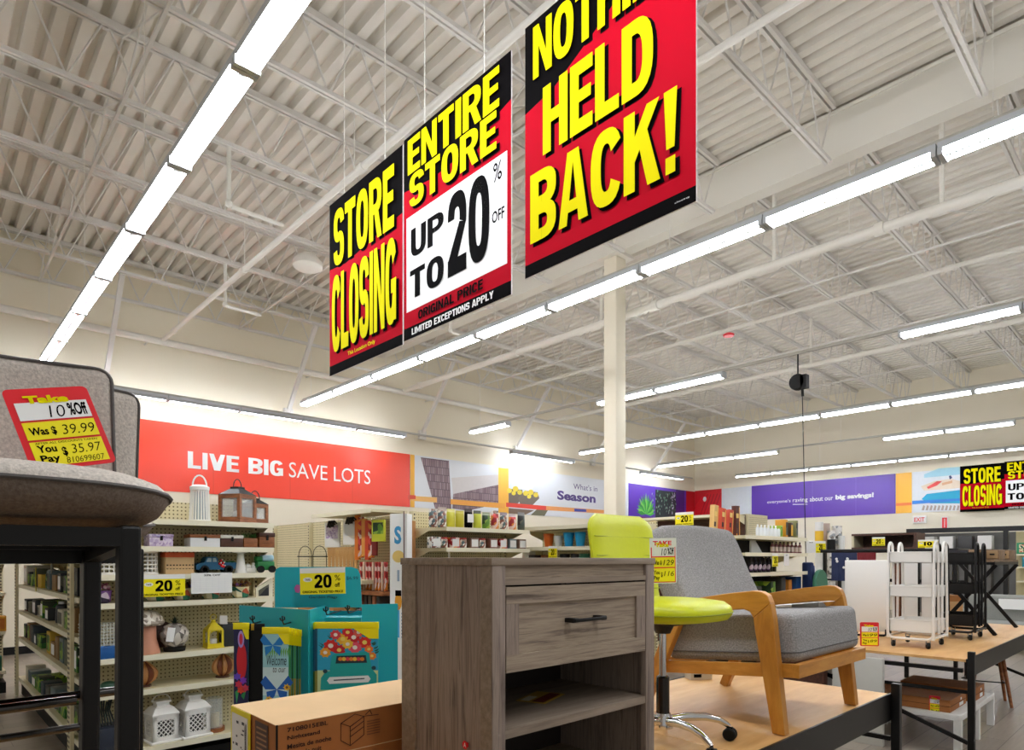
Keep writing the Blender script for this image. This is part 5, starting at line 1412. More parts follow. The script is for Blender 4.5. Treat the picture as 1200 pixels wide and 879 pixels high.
for v in (.2, .38, .56, .76):
    hw = .205
    MB().tube([back_pt(hw * (2 * i / 16 - 1), v, -.0225 + (.004 if abs(2 * i / 16 - 1) > .9 else 0)) for i in range(17)], .0022, 'green_seam', 5).build('seam', bk)

# price tag helper: a laminated tag in a clear sleeve
def price_tag(lab, F, w, h, pct='10', was='39.99', pay='35.97', code='', sleeve=False, big=False):
    m = MB(F=F); r_ = w * .07
    def rr(u0, u1, v0, v1, r):
        o = []
        for cx, cy2, a0 in ((u1 - r, v1 - r, 0), (u0 + r, v1 - r, PI / 2), (u0 + r, v0 + r, PI), (u1 - r, v0 + r, 1.5 * PI)):
            o += [(cx + r * math.cos(a0 + PI / 2 * k / 4), cy2 + r * math.sin(a0 + PI / 2 * k / 4)) for k in range(5)]
        return o
    o = rr(0, w, 0, h, r_); nn = len(o)
    m.add([(a, b, 0) for a, b in o] + [(a, b, -.0015) for a, b in o], [tuple(range(nn)), tuple(range(2 * nn - 1, nn - 1, -1))] + [(i, i + nn, (i + 1) % nn + nn, (i + 1) % nn) for i in range(nn)], 'tag_red' if not sleeve else 'paper_white')
    I = Matrix(); R = lambda a, b, c, d, mt, n=.0005: rect(m, a * w, b * w, c * h, d * h, mt, I, n)
    T = lambda s, a, c, ww, hh, b=.0, mt='ink_black', n=.0012, sh=0: text(m, s, a * w, c * h, ww * w, hh * h, mt, I, n, b, sh)
    if sleeve:
        R(.04, .96, .02, .97, 'tag_red'); R(.0, 1, .8, 1, 'paper_white', .0007)
        T('TAKE', .12, .84, .7, .1, .04, 'tag_red', .0012)
    R(.08, .93, .6, .82, 'paper_white', .0009); R(.08, .93, .36, .575, 'tag_yellow', .0009); R(.08, .93, .04, .335, 'tag_yellow', .0009)
    T('Take', .2, .8, .52, .1, .05, 'sign_yellow', .0016)
    T(pct, .43, .62, .2, .15, -.008 if big else 0, sh=.2); T('%Off', .67, .63, .23, .16, .03)
    T('Was $', .13, .4, .31, .11, .03); T(was, .5, .4, .4, .12, -.008 if big else 0, sh=.2)
    if big: T('AFTER ALL DISCOUNTS TAKEN', .14, .3, .73, .025, .0, 'ink_black')
    T('You', .14, .2, .22, .09, .03); T('Pay', .14, .06, .22, .11, .03); T('$', .41, .13, .06, .12, .03); T(pay, .52, .16, .37, .11, -.008 if big else 0, sh=.2)
    if code: T(code, .42, .05, .46, .07, -.008, sh=.2)
    o = m.build('price_tag'); return tag(o, lab, 'price tag')
p = at(762, 684, 2.70)
price_tag('red and yellow price tag in a clear sleeve on the green chair', frame(p, (.73, -.683, .02), (-.05, .03, 1)), .112, .19, sleeve=True, pct='10', was='129', pay='116')

# ------------------------------------------------------------------ armchair
AX, AY = 3.13, 1.55
t = thing('armchair', 'grey upholstered armchair with honey coloured wooden arms and legs', 'armchair', (AX, AY, TZ))
L = lambda x, y, z: (x - AX, y - AY, z - TZ)
x0, x1 = 2.72, 3.54
def side_frame(x):
    # arm: rounded front corner, then the front leg going down; one profile in the y-z plane
    w = .046
    arm = [(1.83, 1.272), (1.6, 1.318), (1.45, 1.345), (1.34, 1.36), (1.30, 1.358), (1.272, 1.343), (1.258, 1.31), (1.245, 1.24), (1.195, .75)]
    inn = [(1.83, 1.205), (1.6, 1.245), (1.42, 1.272), (1.38, 1.276), (1.352, 1.268), (1.343, 1.255), (1.335, 1.24), (1.33, 1.2), (1.25, .75)]
    return [arm, inn]
for x, nm in ((x0, 'n'), (x1, 'f')):
    a, i_ = side_frame(x)
    def strip(m, A, B, mt):
        n_ = len(A); vs = []
        for q in (x - .023, x + .023):
            vs += [L(q, p[0], p[1]) for p in A] + [L(q, p[0], p[1]) for p in B]
        fs = []
        for k in range(n_ - 1):
            fs += [(k, k + 1, n_ + k + 1, n_ + k), (2 * n_ + k, 3 * n_ + k, 3 * n_ + k + 1, 2 * n_ + k + 1), (k, 2 * n_ + k, 2 * n_ + k + 1, k + 1), (n_ + k, n_ + k + 1, 3 * n_ + k + 1, 3 * n_ + k)]
        fs += [(0, n_, 3 * n_, 2 * n_), (n_ - 1, 3 * n_ - 1, 4 * n_ - 1, 2 * n_ - 1)]
        fs[-1] = (n_ - 1, 3 * n_ - 1, 4 * n_ - 1, 2 * n_ - 1)
        m.add(vs, fs, mt)
    m = MB(); strip(m, a[:7], i_[:7], 'honey_wood'); m.build('arm', t, bevel=.004)
    m = MB(); strip(m, a[6:], i_[6:], 'honey_wood_z'); m.build('leg', t, bevel=.004)
    MB().bar(L(x, 1.72, 1.24), L(x, 1.93, .7475), .046, .07, 'honey_wood_z', up=(0, 1, 0), w2=.042, h2=.05).build('leg', t, bevel=.004)
fx_, fy, fz = (2.748, 3.512), (1.165, 1.9), (.995, .93)
for x in fx_:
    MB().bar(L(x, fy[0] + .014, fz[0] + .028), L(x, fy[1], fz[1] + .028), .03, .058, 'honey_wood').build('side_rail', t, bevel=.002)
for k in (0, 1):
    MB().box(*[v for v in (fx_[0] - .015 - AX, fx_[1] + .015 - AX)], fy[k] - .015 - AY, fy[k] + .015 - AY, fz[k] - .001 - TZ, fz[k] + .057 - TZ, 'honey_wood_x').build('front_rail' if k == 0 else 'rear_rail', t, bevel=.002)
ang = math.atan2(fz[1] - fz[0], fy[1] - fy[0])
Fs = Matrix.Translation(L(3.13, 1.5, .5 * (fz[0] + fz[1]) + .062 + .115)) @ Matrix.Rotation(ang, 4, 'X')
def puff(o):
    x, y, z = o
    if z > 0: z += .012 * (1 - (x / .38) ** 2) * (1 - (y / .34) ** 2)
    return (x, y, z)
sc = MB().rbox((0, 0, -.008), (.735, .655, .21), .036, 'fabric_grey', F=Fs, seg=5, n=8, warp=puff).build('seat_cushion', t)
q = .042; hx2, hy2 = .735 / 2 + .0015, .655 / 2 + .0015
for zz in (-.07,):
    ol = []
    for (cx, cy_, a0) in ((hx2 - q, hy2 - q, 0), (-hx2 + q, hy2 - q, PI / 2), (-hx2 + q, -hy2 + q, PI), (hx2 - q, -hy2 + q, 1.5 * PI)):
        ol += [Fs @ Vector((cx + q * math.cos(a0 + PI / 2 * k / 5), cy_ + q * math.sin(a0 + PI / 2 * k / 5), zz)) for k in range(6)]
    MB().tube(ol, .003, 'fabric_piping', 5, closed=True).build('piping', sc)
# back cushion
def bw(o):
    x, y, z = o
    k = (z + .27) / .54
    if k > .62: x *= 1 - .13 * ((k - .62) / .38) ** 2.6
    y += -.10 * (x * x) * 1.0 + .015 * math.sin(PI * max(0, min(1, k)))
    return (x, y, z - .16 * max(0, k - .6) * x * x * 3)
Fb = Matrix.Translation(L(3.11, 1.81, 1.425)) @ Matrix.Rotation(-.42, 4, 'X')
MB().rbox((0, 0, 0), (.80, .13, .54), .05, 'fabric_grey', F=Fb, seg=5, n=12, warp=bw).build('backrest', t)
m = MB(F=Matrix.Translation((3.28, 1.36, 1.276)) @ Matrix.Rotation(-.12, 4, 'X') @ Matrix.Rotation(.5, 4, 'Z')); m.box(-.1, .1, -.13, .13, .0, .0015, 'paper_white')
for k in range(6): rect(m, -.08, .07, -.1 + k * .03, -.094 + k * .03, '#b9bcc4', Matrix(), .002)
tag(m.build('paper_sheet'), 'white sheet of paper lying on the grey armchair seat', 'paper')
m = MB().box(-.07, .07, 0, .09, 0, .05, '#d9d4c8').box(-.05, .0, -.001, 0, .015, .035, 'ink_black')
tag(m.build('white_fitting', loc=(*at(822, 797, 4.0).xy, TZ + .001), rz=-.6), 'small pale metal bracket on the table behind the green chair', 'bracket')

# ------------------------------------------------------------------ bar stools
t = thing('bar_stool', 'grey upholstered bar stool with black square legs and a price tag', 'stool', (.036, 1.13, TZ))
tilt = Matrix.Translation((0, 0, .8)) @ Matrix.Rotation(-.075, 4, 'X') @ Matrix.Translation((0, 0, -.8))
m = MB()
cushion(m, (0, .0, 0), .245, .225, [(.62, .792), (.86, .797), (.95, .808), (1.0, .826), (1.0, .83)], 'fabric_taupe_shaded', 3.4, F=tilt)
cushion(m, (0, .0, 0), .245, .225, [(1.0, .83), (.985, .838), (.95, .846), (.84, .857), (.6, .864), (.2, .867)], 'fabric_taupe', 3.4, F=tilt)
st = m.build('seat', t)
MB().tube([tilt @ Vector(p) for p in outline((0, 0, .83), .247, .227, 3.4)], .0028, 'fabric_piping', 5, closed=True).build('piping', st)
zf, zb = .7985, .774
LEGP = {}
for sx in (-1, 1):
    for y, zt, s_ in ((-.16, zf, 'f'), (.175, zb, 'b')):
        k_ = .175 if s_ == 'f' else .192
        MB().bar((sx * k_, y, zt - .001), (sx * (k_ - .005), y - (.0 if s_ == 'f' else -.01), .001), .026, .026, 'black_metal', up=(0, 1, 0)).build('leg', t, bevel=.004)
MB().box(-.167, .167, -.172, -.148, zf - .028, zf - .004, 'black_metal').build('seat_rail', t)
MB().box(-.167, .167, .163, .187, zb - .028, zb - .002, 'black_metal').build('seat_rail', t)
for y in (-.06, .03, .1): MB().box(-.175, .175, y - .012, y + .012, zf - .012 - .07 * (y + .16), zf + .002 - .07 * (y + .16), 'black_metal').build('cross_bar', t)
for sx in (-1, 1): MB().bar((sx * .178, -.147, zf - .016), (sx * .19, .162, zb - .014), .022, .024, 'black_metal').build('seat_rail', t)
MB().tube([(-.17, .18, .513), (.17, .18, .513)], .0085, 'bar_steel', 10).build('foot_rest', t)
MB().tube([(-.16, -.16, .383), (.16, -.16, .383)], .0085, 'bar_steel', 10).build('foot_rest', t)
def curve_back(o):
    x, y, z = o
    return (x, y - .8 * x * x + .13 * (z + .1175), z)
bk = MB().rbox((0, .128, .955), (.425, .042, .235), .02, 'fabric_taupe', seg=4, n=10, warp=curve_back).build('backrest', t)
o2 = []
for cx, cz, a0 in ((.185, 1.045, 0), (-.185, 1.045, PI / 2), (-.185, .865, PI), (.185, .865, 1.5 * PI)):
    o2 += [(cx + .023 * math.cos(a0 + PI / 2 * k / 5), .108, cz + .023 * math.sin(a0 + PI / 2 * k / 5)) for k in range(6)]
def dens(o): 
    out = []
    for p, q_ in zip(o, o[1:] + o[:1]):
        for k in range(4): out.append(Vector(p).lerp(Vector(q_), k / 4))
    return out
def onb(p, y): v = curve_back((p[0], y - .128, p[2] - .955)); return (v[0], v[1] + .128, v[2] + .955)
o2 = dens(o2)
MB().tube([onb(p, .1115) for p in o2], .0028, 'fabric_piping', 5, closed=True).build('piping', bk)
MB().tube([onb(p, .1445) for p in o2], .0028, 'fabric_piping', 5, closed=True).build('piping', bk)
for sx in (-1, 1):
    MB().tube([(sx * .13, .165, zb)] + [(sx * (.13 + .0 * k), .165 - .02 * math.sin(k), zb + .04 * k) for k in range(1, 4)] + [(sx * .13, .155, .95)], .009, 'black_metal', 8).build('back_bracket', t)
MB().tube([(-.17, .16, .80)] + [(-.17 * math.cos(PI * k / 10), .165, .80 + .075 * math.sin(PI * k / 10)) for k in range(1, 10)] + [(.17, .16, .80)], .008, 'black_metal', 8).build('back_hoop', t)
sb = copy_tree(t, (.113, 1.53, TZ), PI, 'grey bar stool standing back to back behind the tagged one')
t['group'] = sb['group'] = 'grey bar stools'
BL = at(38, 553, .86); BR = at(137, 541, .929); TL = at(2, 457, .88)
price_tag('large red price tag reading Take 10% Off on the bar stool', frame(BL, BR - BL, TL - BL), (BR - BL).length, (TL - BL).length, code='810699607', big=True)

# ------------------------------------------------------------------ teal flag display
SD = 3.55
def cl(px, py, s=SD):     # local coordinates in a frame turned to face the camera
    return ((px - 600) / F_ * s, s, (HZ - py) / F_ * s + 1.5)
F_ = 753.0
base = at(372, HZ, SD)
t = thing('display_rack', 'teal cardboard display rack for small garden flags', 'rack', (base.x, base.y, 0), -math.radians(YAW))
bx = (372 - 600) / F_ * SD
def q(px, py, s=SD): c = cl(px, py, s); return (c[0] - bx, c[1] - SD, c[2])
hp = [q(322, 712, 3.6), q(322, 672, 3.6), q(323.5, 667, 3.6), q(328, 664.5, 3.6), q(412, 664.5, 3.6), q(419, 667, 3.6), q(422, 674, 3.6), q(424, 712, 3.6)]
m = MB().prism([(p[0], p[2]) for p in hp][::-1], .05, .056, 'teal_card')
P = lambda px, py: (q(px, py, 3.6)[0], q(px, py, 3.6)[2])
shape(m, [(P(349, 690)[0] + .02 * math.cos(k), P(349, 690)[1] + .025 * math.sin(k)) for k in range(6)], '#c95fa0', FRONT, -.049)
text(m, '$6.99', P(406, 680)[0], P(406, 680)[1], .065, .022, '#0b5560', FRONT, -.049, .01)
text(m, 'Garden Flags', P(362, 702)[0], P(362, 702)[1], .16, .018, '#0b5560', FRONT, -.049, .01)
m.build('header_panel', t)
MB().box(q(330, 700, 3.7)[0], q(424, 700, 3.7)[0], .16, .166, 0, q(0, 716, 3.7)[2], 'teal_dark').build('rear_panel', t)
a, b = q(281, 709, 3.62), q(362, 714, 3.3)
MB().bar((a[0], a[1] + .0, (a[2]) / 2), (b[0], b[1], (a[2]) / 2), .008, a[2] - .005, 'teal_card').build('left_wing', t)
MB().box(b[0] - .006, b[0] + .006, b[1], b[1] + .35, 0, a[2] - .003, 'teal_card').build('divider', t)
a, b = q(424, 708, 3.55), q(466, 706, 3.62)
MB().bar((a[0], a[1], a[2] / 2), (b[0], b[1], a[2] / 2), .008, a[2] - .005, 'teal_card').build('right_wing', t)
MB().box(q(366, 0)[0], q(422, 0)[0], .02, .16, 0, q(0, 724)[2], 'teal_card').build('center_box', t)
MB().box(q(300, 0)[0], q(466, 0)[0], -.1, .3, 0, .35, 'teal_dark').build('base_box', t)
for (px, py, s, dx) in ((300, 730, 3.45, 0), (335, 731, 3.3, 0), (385, 720, 3.4, 0), (410, 718, 3.45, 0)):
    c = q(px, py, s)
    MB().tube([(c[0], c[1] + .25, c[2]), (c[0], c[1] - .03, c[2] + .0), (c[0], c[1] - .05, c[2] + .02)] + [(c[0] + .012 * math.sin(k), c[1] - .05, c[2] + .032 + .012 * math.cos(k)) for k in range(6)], .004, 'black_metal', 5).build('hook', t)
RACK = t.matrix_world.copy()
RM = Matrix.Translation((base.x, base.y, 0)) @ Matrix.Rotation(-math.radians(YAW), 4, 'Z')
def flag(lab, px0, px1, ytop, s, art, hdr='tag_yellow', H=.46, group=None):
    a, b = q(px0, ytop, s), q(px1, ytop, s); w = b[0] - a[0]
    loc = RM @ Vector((a[0], a[1], a[2]))
    t = thing('garden_flag', lab, 'flag', loc, -math.radians(YAW), group=group)
    m = MB().box(0, w, 0, .004, -H, -.03, '#4fb0b8' if art else 'black_plastic')
    if art: art(m, w, H)
    m.build('cloth', t)
    m = MB().box(-.004, w + .004, -.002, .006, -.034, 0, hdr, bev=.001)
    if art: shape(m, [(w * .45, -.034), (w + .004, -.034), (w + .004, -.085), (w * .86, -.085), (w * .6, -.034)], hdr, FRONT, .0035)
    m.build('header_card', t)
    return t
def art_truck(m, w, H):
    I = FRONT @ Matrix.Diagonal((1, .87, 1, 1)); n = .001
    rect(m, 0, w, -H, -.03, '#2aa6c9', I, .0003); rect(m, 0, w, -H, -H * .62, '#cfe0a0', I, .0006)
    r = random.Random(9)
    for k, (u, v, rr, c) in enumerate([(.22, -.14, .13, '#d8261f'), (.42, -.1, .12, '#f0b32c'), (.6, -.09, .12, '#c91f2a'), (.78, -.12, .12, '#d8261f'), (.3, -.075, .1, '#e0454a'), (.5, -.06, .1, '#d0202a'), (.68, -.06, .1, '#e05a4a'), (.36, -.165, .11, '#c7202c'), (.62, -.15, .12, '#e8546a'), (.85, -.16, .08, '#f07a2c'), (.13, -.18, .1, '#f0a62c'), (.9, -.2, .08, '#e8862c'), (.5, -.13, .1, '#f4c83c')]):
        shape(m, [(u * w + rr * w * (1 if j % 2 else .78) * math.cos(PI * j / 8), v + rr * w * (1 if j % 2 else .78) * math.sin(PI * j / 8)) for j in range(16)], c, I, .001 + k * 3e-5)
        shape(m, disc(u * w, v, rr * w * .35, 8), '#f7dc6a' if k % 2 else '#f6ece0', I, .0018 + k * 3e-5)
    for k in range(16):
        a = r.uniform(0, PI); u, v = .5 * w + .46 * w * math.cos(a), -.19 + .12 * math.sin(a)
        shape(m, [(u, v), (u + .012, v + .005), (u + .02 * math.cos(a), v + .02), (u - .004, v + .008)], '#1c5a4a', I, .0008)
    shape(m, [(.2 * w, -.30), (.24 * w, -.2), (.3 * w, -.185), (.82 * w, -.175), (.86 * w, -.19), (.9 * w, -.29)], '#19a7a0', I, .0024)
    shape(m, [(.3 * w, -.245), (.32 * w, -.2), (.8 * w, -.195), (.82 * w, -.24)], '#1a3038', I, .0026)
    for k in range(7): shape(m, disc((.38 + .06 * k) * w, -.218, .012, 8), ['#e8862c', '#f4c83c', '#e0454a'][k % 3], I, .0028)
    shape(m, [(.05 * w, -.40), (.06 * w, -.33), (.14 * w, -.29), (.9 * w, -.275), (.98 * w, -.31), (.98 * w, -.40)], '#19a7a0', I, .0022)
    shape(m, [(.16 * w, -.345), (.2 * w, -.325), (.84 * w, -.315), (.88 * w, -.335), (.84 * w, -.355), (.2 * w, -.365)], '#eef2ee', I, .003)
    shape(m, [(.27 * w, -.34), (.78 * w, -.33), (.78 * w, -.336), (.27 * w, -.347)], '#20404a', I, .0032)
    for u in (.13, .93): shape(m, disc(u * w, -.27 - (.02 if u < .5 else 0), .012, 10), '#20404a', I, .0028)
def art_welcome(m, w, H):
    rect(m, 0, w, -H, -.03, '#9fd3d8', FRONT, .0003); rect(m, 0, w, -.34, -.2, '#d4ecec', FRONT, .0006)
    text(m, 'Welcome', .02, -.19, w - .03, .05, 'ink_black', FRONT, .0015, -.005, .2); text(m, 'to our', .05, -.225, w * .5, .025, 'ink_black', FRONT, .0015, -.005, .2)
    def bf(cx, cy2, s, c):
        for sx in (-1, 1):
            shape(m, [(cx, cy2), (cx + sx * .05 * s, cy2 + .06 * s), (cx + sx * .07 * s, cy2 + .03 * s), (cx + sx * .05 * s, cy2)], c, FRONT, .0012)
            shape(m, [(cx, cy2), (cx + sx * .045 * s, cy2 - .01 * s), (cx + sx * .04 * s, cy2 - .06 * s), (cx + sx * .01 * s, cy2 - .03 * s)], c, FRONT, .0013)
    bf(.05, -.09, .9, '#1c7fc9'); bf(.07, -.31, 1.15, '#1f63b8')
    for u, v in ((.12, -.3), (.03, -.36), (.12, -.38)):
        shape(m, [(u + (.02 if j % 2 else .012) * math.cos(PI * j / 7), v + (.02 if j % 2 else .012) * math.sin(PI * j / 7)) for j in range(14)], '#f0c02c', FRONT, .0016)
        shape(m, disc(u, v, .007, 8), '#8a5a20', FRONT, .002)
    for k in range(12): shape(m, [(.01 + .011 * k, -.12), (.02 + .011 * k, -.1), (.016 + .011 * k, -.15)], '#6ab04a', FRONT, .001)
def art_bird(m, w, H):
    rect(m, 0, w, -H, -.03, '#1c1a4a', FRONT, .0003)
    shape(m, [(w * (.55 + .35 * math.cos(2 * PI * k / 16)), -.2 + .1 * math.sin(2 * PI * k / 16)) for k in range(16)], '#d8202c', FRONT, .001)
    shape(m, [(w * (.5 + .22 * math.cos(2 * PI * k / 16)), -.085 + .045 * math.sin(2 * PI * k / 16)) for k in range(16)], '#b79ae0', FRONT, .0012)
    shape(m, [(w * (.5 + .12 * math.cos(2 * PI * k / 16)), -.085 + .03 * math.sin(2 * PI * k / 16)) for k in range(16)], '#d8304c', FRONT, .0014)
    for u, v, c in ((.35, -.32, '#d8304c'), (.65, -.3, '#8a3ac0'), (.5, -.35, '#e8482c'), (.25, -.28, '#6a4ac8'), (.8, -.34, '#e0405a')):
        shape(m, [(u * w + (.022 if j % 2 else .014) * math.cos(PI * j / 6), v + (.022 if j % 2 else .014) * math.sin(PI * j / 6)) for j in range(12)], c, FRONT, .0018)
    shape(m, [(.1 * w, -.36), (.4 * w, -.34), (.2 * w, -.42)], '#3aa05a', FRONT, .0012); shape(m, [(.5 * w, -.38), (.9 * w, -.34), (.7 * w, -.4)], '#2c8a4a', FRONT, .0012)
def edge_art(c1, c2):
    def f(m, w, H): rect(m, 0, w, -H * .55, -.03, c1, FRONT, .0006); rect(m, 0, w, -H, -H * .55, c2, FRONT, .0006)
    return f
flag('front flag with a teal truck full of red flowers', 372, 443, 729, 3.3, art_truck)
for k in range(4):
    flag('teal edged flag stacked behind the truck flag, %s from it' % ORD[k], 369 - 3.6 * k, 430 - 3 * k, 729 + .8 * k, 3.325 + .025 * k, edge_art(['#1c6a8a', '#2a8ab0', '#145a6a', '#2a7a9a'][k], ['#b8b04a', '#4a8a4a', '#a8a43a', '#2a6a5a'][k]), group='flags behind the truck flag')
flag('front flag with butterflies reading Welcome', 308, 338, 735, 3.2, art_welcome)
for k in range(5):
    flag('green edged flag stacked right of the Welcome flag, %s from it' % ORD[k], 311 + 3.0 * k, 341 + 2.9 * k, 736 + .5 * k, 3.225 + .02 * k, edge_art(['#4aa05a', '#2a6a3a', '#5ab06a', '#1c5a3a', '#3a8a5a'][k], ['#c9a42c', '#7a8a3a', '#c0a03a', '#5a7a4a', '#a0903a'][k]), group='flags behind the Welcome flag')
flag('dark flag with a red bird at the left of the display', 274, 291, 730, 3.35, art_bird)
for k in range(4):
    flag('black backed flag hanging beside the red bird flag, %s from it' % ORD[k], 288 + 3.6 * k, 300 + 3.0 * k, 731, 3.38 - .02 * k, None, hdr=['tag_yellow', 'black_plastic', '#caa21c', 'black_plastic'][k], group='black backed flags')
a = q(352, 697, 3.52); b = q(405, 666, 3.52)
o = pct_sign('yellow 20% off card clipped to the teal display header', RM @ Matrix.Translation(a) @ FRONT @ Matrix.Rotation(.025, 4, 'Z'), b[0] - a[0], b[2] - a[2])
c = RM @ Vector(q(262, 727, 3.4))
tag(MB(F=Matrix.Rotation(-math.radians(YAW), 4, 'Z')).box(-.02, .02, 0, .002, -.02, .025, 'paper_white').tube([(.02, .001, -.01), (.1, .001, -.012)], .002, 'black_metal', 5).build('shelf_tag', loc=c), 'small white card on a wire left of the bird flag', 'card')

# ------------------------------------------------------------------ trolleys
def trolley(lab, loc, W_, D_, mt, rz=0, trayH=.09):
    """local: x along the trolley's length, y across; z=0 is the table"""
    t = thing('utility_trolley', lab, 'trolley', loc, rz); H = .9; fr = .0105
    for y in (0, D_):
        s = W_ * .34
        pts = [(0, y, .075), (0, y, .3), (W_ * .06, y, H - .06)]
        pts += [(W_ * .06 + .05 - .05 * math.cos(PI * k / 8), y, H - .06 + .055 * math.sin(PI * k / 8)) for k in range(1, 9)]
        pts += [(W_ * .06 + .1 + .02, y, .75), (W_ * .06 + .13, y, .3), (W_ * .06 + .14, y, .12)]
        MB().tube(pts, fr, mt, 8).build('end_frame', t)
        MB().tube([(W_ - p[0], p[1], p[2]) for p in pts], fr, mt, 8).build('end_frame', t)
    for x in (0, W_):
        r_ = .05; pts = [(x, 0, .3), (x, 0, .075 + r_)] + [(x, r_ - r_ * math.cos(PI / 2 * k / 4), .075 + r_ - r_ * math.sin(PI / 2 * k / 4)) for k in range(1, 5)]
        pts += [(x, D_ - p[1], p[2]) for p in reversed(pts)]
        MB().tube(pts, fr * 1.1, mt, 8).build('base_bar', t)
    for y in (.0, D_): MB().tube([(0, y, .09), (W_, y, .09)], fr, mt, 8).build('base_bar', t)
    for z in (.13, .43, .72):
        m = MB(); w = .012; i = .012
        h = trayH if z < .7 else trayH
        if z < .2: h = trayH * 1.15
        m.box(i, W_ - i, i, D_ - i, z, z + .004, mt)
        m.box(i, W_ - i, i, i + .004, z, z + h, mt).box(i, W_ - i, D_ - i - .004, D_ - i, z, z + h, mt)
        m.box(i, i + .004, i, D_ - i, z, z + h, mt).box(W_ - i - .004, W_ - i, i, D_ - i, z, z + h, mt)
        m.tube([(i, i, z + h), (W_ - i, i, z + h), (W_ - i, D_ - i, z + h), (i, D_ - i, z + h)], .005, mt, 6, closed=True)
        m.build('tray', t)
    for x in (.01, W_ - .01):
        for y in (.04, D_ - .04):
            c = MB(F=Matrix.Translation((x, y, .028)) @ Matrix.Rotation(.5, 4, 'Z') @ Matrix.Rotation(PI / 2, 4, 'X'))
            c.lathe([(.001, -.013), (.024, -.013), (.0275, -.005), (.0275, .005), (.024, .013), (.001, .013)], 'black_plastic', 16)
            c.box(-.012, .012, .01, .05, -.016, -.013, 'steel_dull').box(-.012, .012, .01, .05, .013, .016, 'steel_dull')
            c.build('caster', t)
    return t
trolley('white three tier metal trolley on casters', (6.18, 1.5, TZ + .001), .42, .34, 'white_metal')
trolley('black three tier metal trolley behind the white one', (7.12, 1.4, TZ + .001), .42, .3, 'black_metal')

# ------------------------------------------------------------------ white panel table and boards on the second table
Fp = frame((0, 0, 0), (.52, -.85, 0), (0, 0, 1))
a = at(990, 741, 6.45); b = at(1042, 741, 6.2)
t = thing('laptop_table', 'white topped folding laptop table with black tube base', 'table', (a.x, a.y, TZ + .001), math.atan2(b.y - a.y, b.x - a.x))
wd = (b.xy - a.xy).length
MB().box(0, wd, 0, .025, .045, .74, 'white_plastic', bev=.006).build('table_top', t)
MB().tube([(wd - .01, .03, .7), (wd - .01, .03, .03), (wd - .04, -.02, .012), (wd - .3, -.12, .012), (wd - .3, .1, .012)], .011, 'black_metal', 8).build('base_frame', t)
MB().tube([(.02, .03, .5), (.02, .03, .03), (.02, -.1, .012), (.02, .12, .012)], .011, 'black_metal', 8).build('base_frame', t)
MB().box(wd - .035, wd + .01, -.01, .06, .02, .07, 'black_plastic', bev=.004).build('hinge_block', t)
p = at(1008, 755, 5.55)
price_tag('small red and yellow price tag in front of the white laptop table', frame((p.x, p.y, TZ + .002), (.66, -.75, 0), (-.05, .08, 1)), .155, .205, pct='10', was='99', pay='89')
def board(lab, px0, px1, s, y0, y1, fm, face='paper_white', name='whiteboard', cat='board', fr=.012):
    a = at(px0, HZ, s); b = at(px1, HZ, s * .985); w = (b.xy - a.xy).length
    z1 = 1.5 + (HZ - y0) / F_ * s; zb = TZ + .001
    t = thing(name, lab, cat, (a.x, a.y, zb), math.atan2(b.y - a.y, b.x - a.x)); h = z1 - zb
    MB().box(fr, w - fr, .004, .014, fr, h - fr, face).build('face_panel', t)
    m = MB().box(0, w, 0, .018, 0, fr, fm).box(0, w, 0, .018, h - fr, h, fm).box(0, fr, 0, .018, fr, h - fr, fm).box(w - fr, w, 0, .018, fr, h - fr, fm)
    m.build('frame', t)
board('whiteboard in a black frame behind the white trolley', 1054, 1078, 7.3, 657, 742, 'black_metal', fr=.02)
board('plain white cabinet door panel behind the white trolley', 1080, 1098, 7.1, 655, 742, 'white_plastic', name='door_panel', cat='panel')
board('reddish brown framed board at the left behind the white trolley', 1048, 1056, 7.0, 660, 742, 'dark_wood', face='brown_wood', name='wood_board', fr=.02)
# ------------------------------------------------------------------ desk with X legs
t = thing('desk', 'wooden topped desk with crossed black metal legs', 'desk', (7.72, 1.36, TZ + .001))
W2, D2, H2 = 1.2, .52, .745
MB().box(0, W2, 0, D2, H2 - .022, H2, 'desk_wood').build('desk_top', t)
MB().box(.0, W2, -.002, D2 + .002, H2 - .05, H2 - .023, 'black_metal').build('frame_rail', t)
for x in (.05, W2 - .08):
    for a_, b_ in ((.0, D2), (D2, .0)):
        MB().bar((x + (.0 if a_ == 0 else .025), a_, .0), (x + (.0 if a_ == 0 else .025), b_, H2 - .05), .022, .035, 'black_metal', up=(0, 1, 0)).build('leg', t)
DZ = TZ + H2 + .003
for k, (bx_, by_, w_) in enumerate(((7.98, 1.425, .11), (8.46, 1.41, .1))):
    o = thing('storage_box', 'small brown wooden drawer box on the desk, %s of two' % ('left', 'right')[k], 'box', (bx_, by_ + w_ / 2, DZ), RB, group='drawer boxes on the desk')
    MB().box(0, w_, 0, .3, 0, .1, 'desk_wood', bev=.004).build('body', o)
    MB().box(.01, w_ - .01, -.004, 0, .012, .088, '#a5875f').build('drawer_front', o)
    MB().box(w_ / 2 - .02, w_ / 2 + .02, -.012, -.004, .045, .06, 'black_metal').build('pull', o)
carton('dark_box', 'black flat box at the left on the crossed leg desk', 'box', (7.75, 1.73, DZ), .28, .4, .095, '#150d18', rz=RB)
carton('flat_box', 'wooden striped box in the middle of the crossed leg desk', 'box', (7.75, 1.53, DZ), .1, .2, .1, 'desk_wood', rz=RB)
tag(MB(F=frame((13.37, 2.3, .66), (0, -1, 0), (.0, 0, 1))).box(0, .55, 0, .17, 0, .003, 'paper_white').build('white_card'), 'white card lying against the grey sofa back', 'card')
